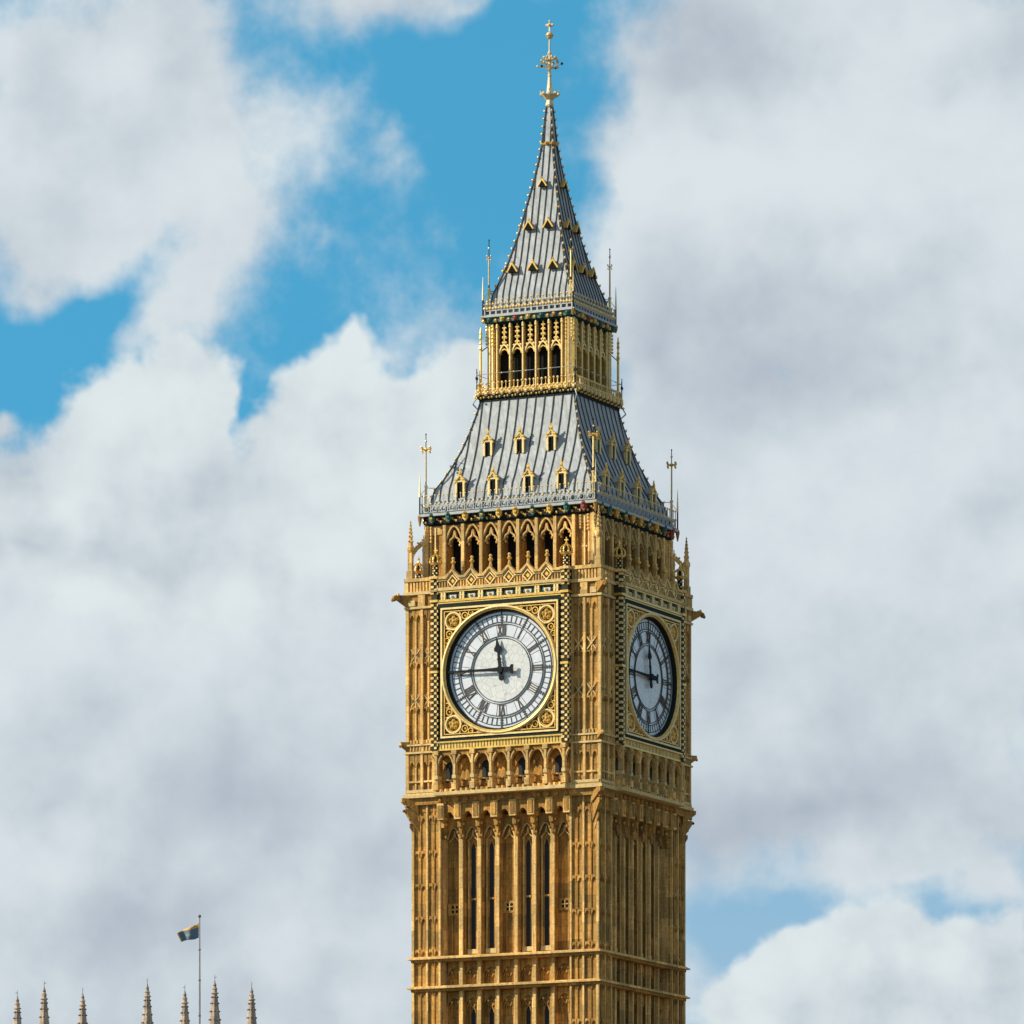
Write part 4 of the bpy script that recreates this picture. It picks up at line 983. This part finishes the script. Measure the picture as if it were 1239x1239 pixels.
# ---- finial
k = MB()
k.lathe(0, 0, [(.20, 88.7), (.26, 88.82), (.22, 88.95), (.2, 89.1), (.42, 89.32), (.5, 89.42), (.2, 89.5), (.17, 89.8), (.1, 90.5), (.14, 90.55), (.09, 90.65), (.11, 91.2), (.08, 91.7), (.13, 91.9), (.06, 92.05), (.05, 92.7)], 'silvergilt', 8)
fin = k.build('spire_finial', T)
k = MB()
for j in range(8):
    a = j * math.pi / 4 + .39
    k.ball(.5 * math.cos(a), .5 * math.sin(a), 89.45, .12, 'silvergilt', 5); k.tube((.4 * math.cos(a), .4 * math.sin(a), 89.4), (.58 * math.cos(a), .58 * math.sin(a), 89.68), .04, .03, 'silvergilt', 4)
k.build('coronet', fin)
k = MB()
for j in range(8):
    a = j * math.pi / 4; ux, ud = math.cos(a), math.sin(a); L = .8 if j % 2 == 0 else .5
    zt = 91.2 - .1 * (j % 2)
    k.tube((0, 0, 91.0), (L * ux, L * ud, zt), .03, .025, 'gold', 4); k.ball(L * ux, L * ud, zt, .085, 'iron' if j % 3 == 0 else 'silvergilt', 5)
    k.tube((0, 0, 91.35), (.36 * ux, .36 * ud, 91.65), .03, .025, 'gold', 4); k.ball(.36 * ux, .36 * ud, 91.62, .10, 'silvergilt' if j % 2 else 'lead', 5); k.ball(.5 * ux, .5 * ud, 91.42, .09, 'gold', 5)
k.build('leaf_cross', fin)
k = MB(); k.ball(0, 0, 92.95, .23, 'silvergilt', 10); k.lathe(0, 0, [(.23, 92.9), (.25, 92.95), (.23, 93.0)], 'gold', 10); k.build('orb', fin, True)
k = MB(); k.box(-.04, .04, -.04, .04, 93.2, 93.78, 'silvergilt'); k.box(-.2, .2, -.05, .05, 93.5, 93.62, 'silvergilt'); k.box(-.05, .05, -.2, .2, 93.5, 93.62, 'silvergilt')
for p in ((-.2, 0, 93.56), (.2, 0, 93.56), (0, 0, 93.78)): k.ball(p[0], p[1], p[2], .09, 'silvergilt', 5)
k.build('cross', fin)

# ------------------------------------------------------------------ far towers with pinnacles, flagpole and flag
def at(px, D): return (px - 619.5) / 7379 * D
def far_tower(label, px, D):
    x = at(px, D)
    t = thing('pinnacled_tower', label, 'tower', (x, D, 0), YAW, 'stone towers with corner pinnacles beyond the clock tower')
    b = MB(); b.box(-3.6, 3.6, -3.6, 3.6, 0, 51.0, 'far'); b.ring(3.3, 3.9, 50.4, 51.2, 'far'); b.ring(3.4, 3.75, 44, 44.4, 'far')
    for s in (-1, 1):
        for i in range(4): b.box(-2.4 + i * 1.6 - .35, -2.4 + i * 1.6 + .35, s * 3.6 - .05, s * 3.6 + .05, 38, 43, 'pane')
    b.build('tower_body', t)
    k = MB(); p = 3.77
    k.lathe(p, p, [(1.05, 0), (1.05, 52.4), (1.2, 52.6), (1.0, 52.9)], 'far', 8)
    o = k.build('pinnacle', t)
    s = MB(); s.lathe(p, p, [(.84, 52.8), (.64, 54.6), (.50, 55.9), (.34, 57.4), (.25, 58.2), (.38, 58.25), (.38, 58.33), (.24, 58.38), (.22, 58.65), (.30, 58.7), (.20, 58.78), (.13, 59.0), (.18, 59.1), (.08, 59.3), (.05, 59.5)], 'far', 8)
    for z, r in ((53.8, .78), (54.8, .66), (55.7, .56), (56.5, .46), (57.3, .38), (57.9, .31)):
        for j in range(8):
            a = .39 + j * math.pi / 4; s.ball(p + r * math.cos(a), p + r * math.sin(a), z, .085, 'fardark', 5)
    s.ball(p, p, 59.05, .17, 'fardark', 6); s.ball(p, p, 58.72, .24, 'fardark', 6)
    s.build('spire', o)
    v = MB(); v.tube((p, p, 59.4), (p, p, 60.1), .03, .02, 'fardark', 4); v.tube((p, p, 59.85), (p + .2, p - .05, 59.85), .04, .02, 'fardark', 4); v.build('vane', o)
    four(o)
    return t
far_tower('grey-beige stone tower of four slender pinnacles around the flagpole', 241.6, 600)
far_tower('grey-beige stone tower of slender pinnacles without a flagpole, left of the flag', 37.2, 606)
fx = at(241.5, 600)
fp = thing('flagpole', 'slender pale flagpole rising between four stone pinnacles', 'flagpole', (fx, 600, 51.0))
k = MB(); k.lathe(0, 0, [(.11, 0), (.10, 8), (.065, 15.2)], 'poleg', 8)
for z in (5.5, 9.0, 12.0): k.lathe(0, 0, [(.14, z), (.14, z + .1)], 'fardark', 8)
k.build('pole', fp)
k = MB(); k.ball(0, 0, 15.35, .17, 'fardark', 8); k.build('truck', fp)
# the flag streams to the left; a grid bent into folds
def flag_mat():
    m, n, l, b = newmat('flag_cloth')
    t = n.new('ShaderNodeTexCoord'); s = n.new('ShaderNodeSeparateXYZ'); l.new(t.outputs['UV'], s.inputs[0])
    gt = n.new('ShaderNodeMath'); gt.operation = 'GREATER_THAN'; l.new(s.outputs[1], gt.inputs[0])
    th = n.new('ShaderNodeMath'); th.operation = 'MULTIPLY_ADD'; l.new(s.outputs[0], th.inputs[0]); th.inputs[1].default_value = .26; th.inputs[2].default_value = .70; l.new(th.outputs[0], gt.inputs[1])
    fl = n.new('ShaderNodeMath'); fl.operation = 'GREATER_THAN'; l.new(s.outputs[0], fl.inputs[0]); fl.inputs[1].default_value = .94
    mxm = n.new('ShaderNodeMath'); mxm.operation = 'MAXIMUM'; l.new(gt.outputs[0], mxm.inputs[0]); l.new(fl.outputs[0], mxm.inputs[1])
    d = n.new('ShaderNodeVectorMath'); d.operation = 'DISTANCE'; l.new(t.outputs['UV'], d.inputs[0]); d.inputs[1].default_value = (.52, .42, 0)
    e = n.new('ShaderNodeMath'); e.operation = 'LESS_THAN'; l.new(d.outputs['Value'], e.inputs[0]); e.inputs[1].default_value = .13
    m1_ = n.new('ShaderNodeMix'); m1_.data_type = 'RGBA'; l.new(e.outputs[0], m1_.inputs[0]); m1_.inputs[6].default_value = (.13, .20, .28, 1); m1_.inputs[7].default_value = (.26, .32, .28, 1)
    m2_ = n.new('ShaderNodeMix'); m2_.data_type = 'RGBA'; l.new(mxm.outputs[0], m2_.inputs[0]); l.new(m1_.outputs[2], m2_.inputs[6]); m2_.inputs[7].default_value = (.72, .42, .10, 1)
    l.new(m2_.outputs[2], b.inputs['Base Color']); b.inputs['Roughness'].default_value = .85
    return m
M['flag'] = flag_mat(); 
NU, NV = 24, 8; vs = []; uv = []
for i in range(NU + 1):
    for j in range(NV + 1):
        u, v_ = i / NU, j / NV
        x = -2.15 * u + .42 * (1 - v_) * u; y = .16 * math.sin(u * 9 + v_ * 1.5) * (.3 + u)
        z = -1.5 + 1.5 * v_ - 1.10 * u - .06 * math.sin(u * 6.0) + (1 - v_) * (.66 * u)
        vs.append((x, y, z)); uv.append((u, v_))
fs = [(i * (NV + 1) + j, (i + 1) * (NV + 1) + j, (i + 1) * (NV + 1) + j + 1, i * (NV + 1) + j + 1) for i in range(NU) for j in range(NV)]
me = bpy.data.meshes.new('flag'); me.from_pydata(vs, [], fs); ul = me.uv_layers.new(name='UVMap')
for lp in me.loops: ul.data[lp.index].uv = uv[lp.vertex_index]
me.polygons.foreach_set('use_smooth', [True] * len(me.polygons)); me.materials.append(M['flag'])
fo = bpy.data.objects.new('flag', me); col.objects.link(fo); fo.location = (fx - .08, 600, 51.0 + 14.75); fo.scale = (1.0, 1.0, 1.0)
so = fo.modifiers.new('cloth_thickness', 'SOLIDIFY'); so.thickness = .02
tag(fo, 'small blue flag with a yellow upper edge streaming left from the pole', 'flag')
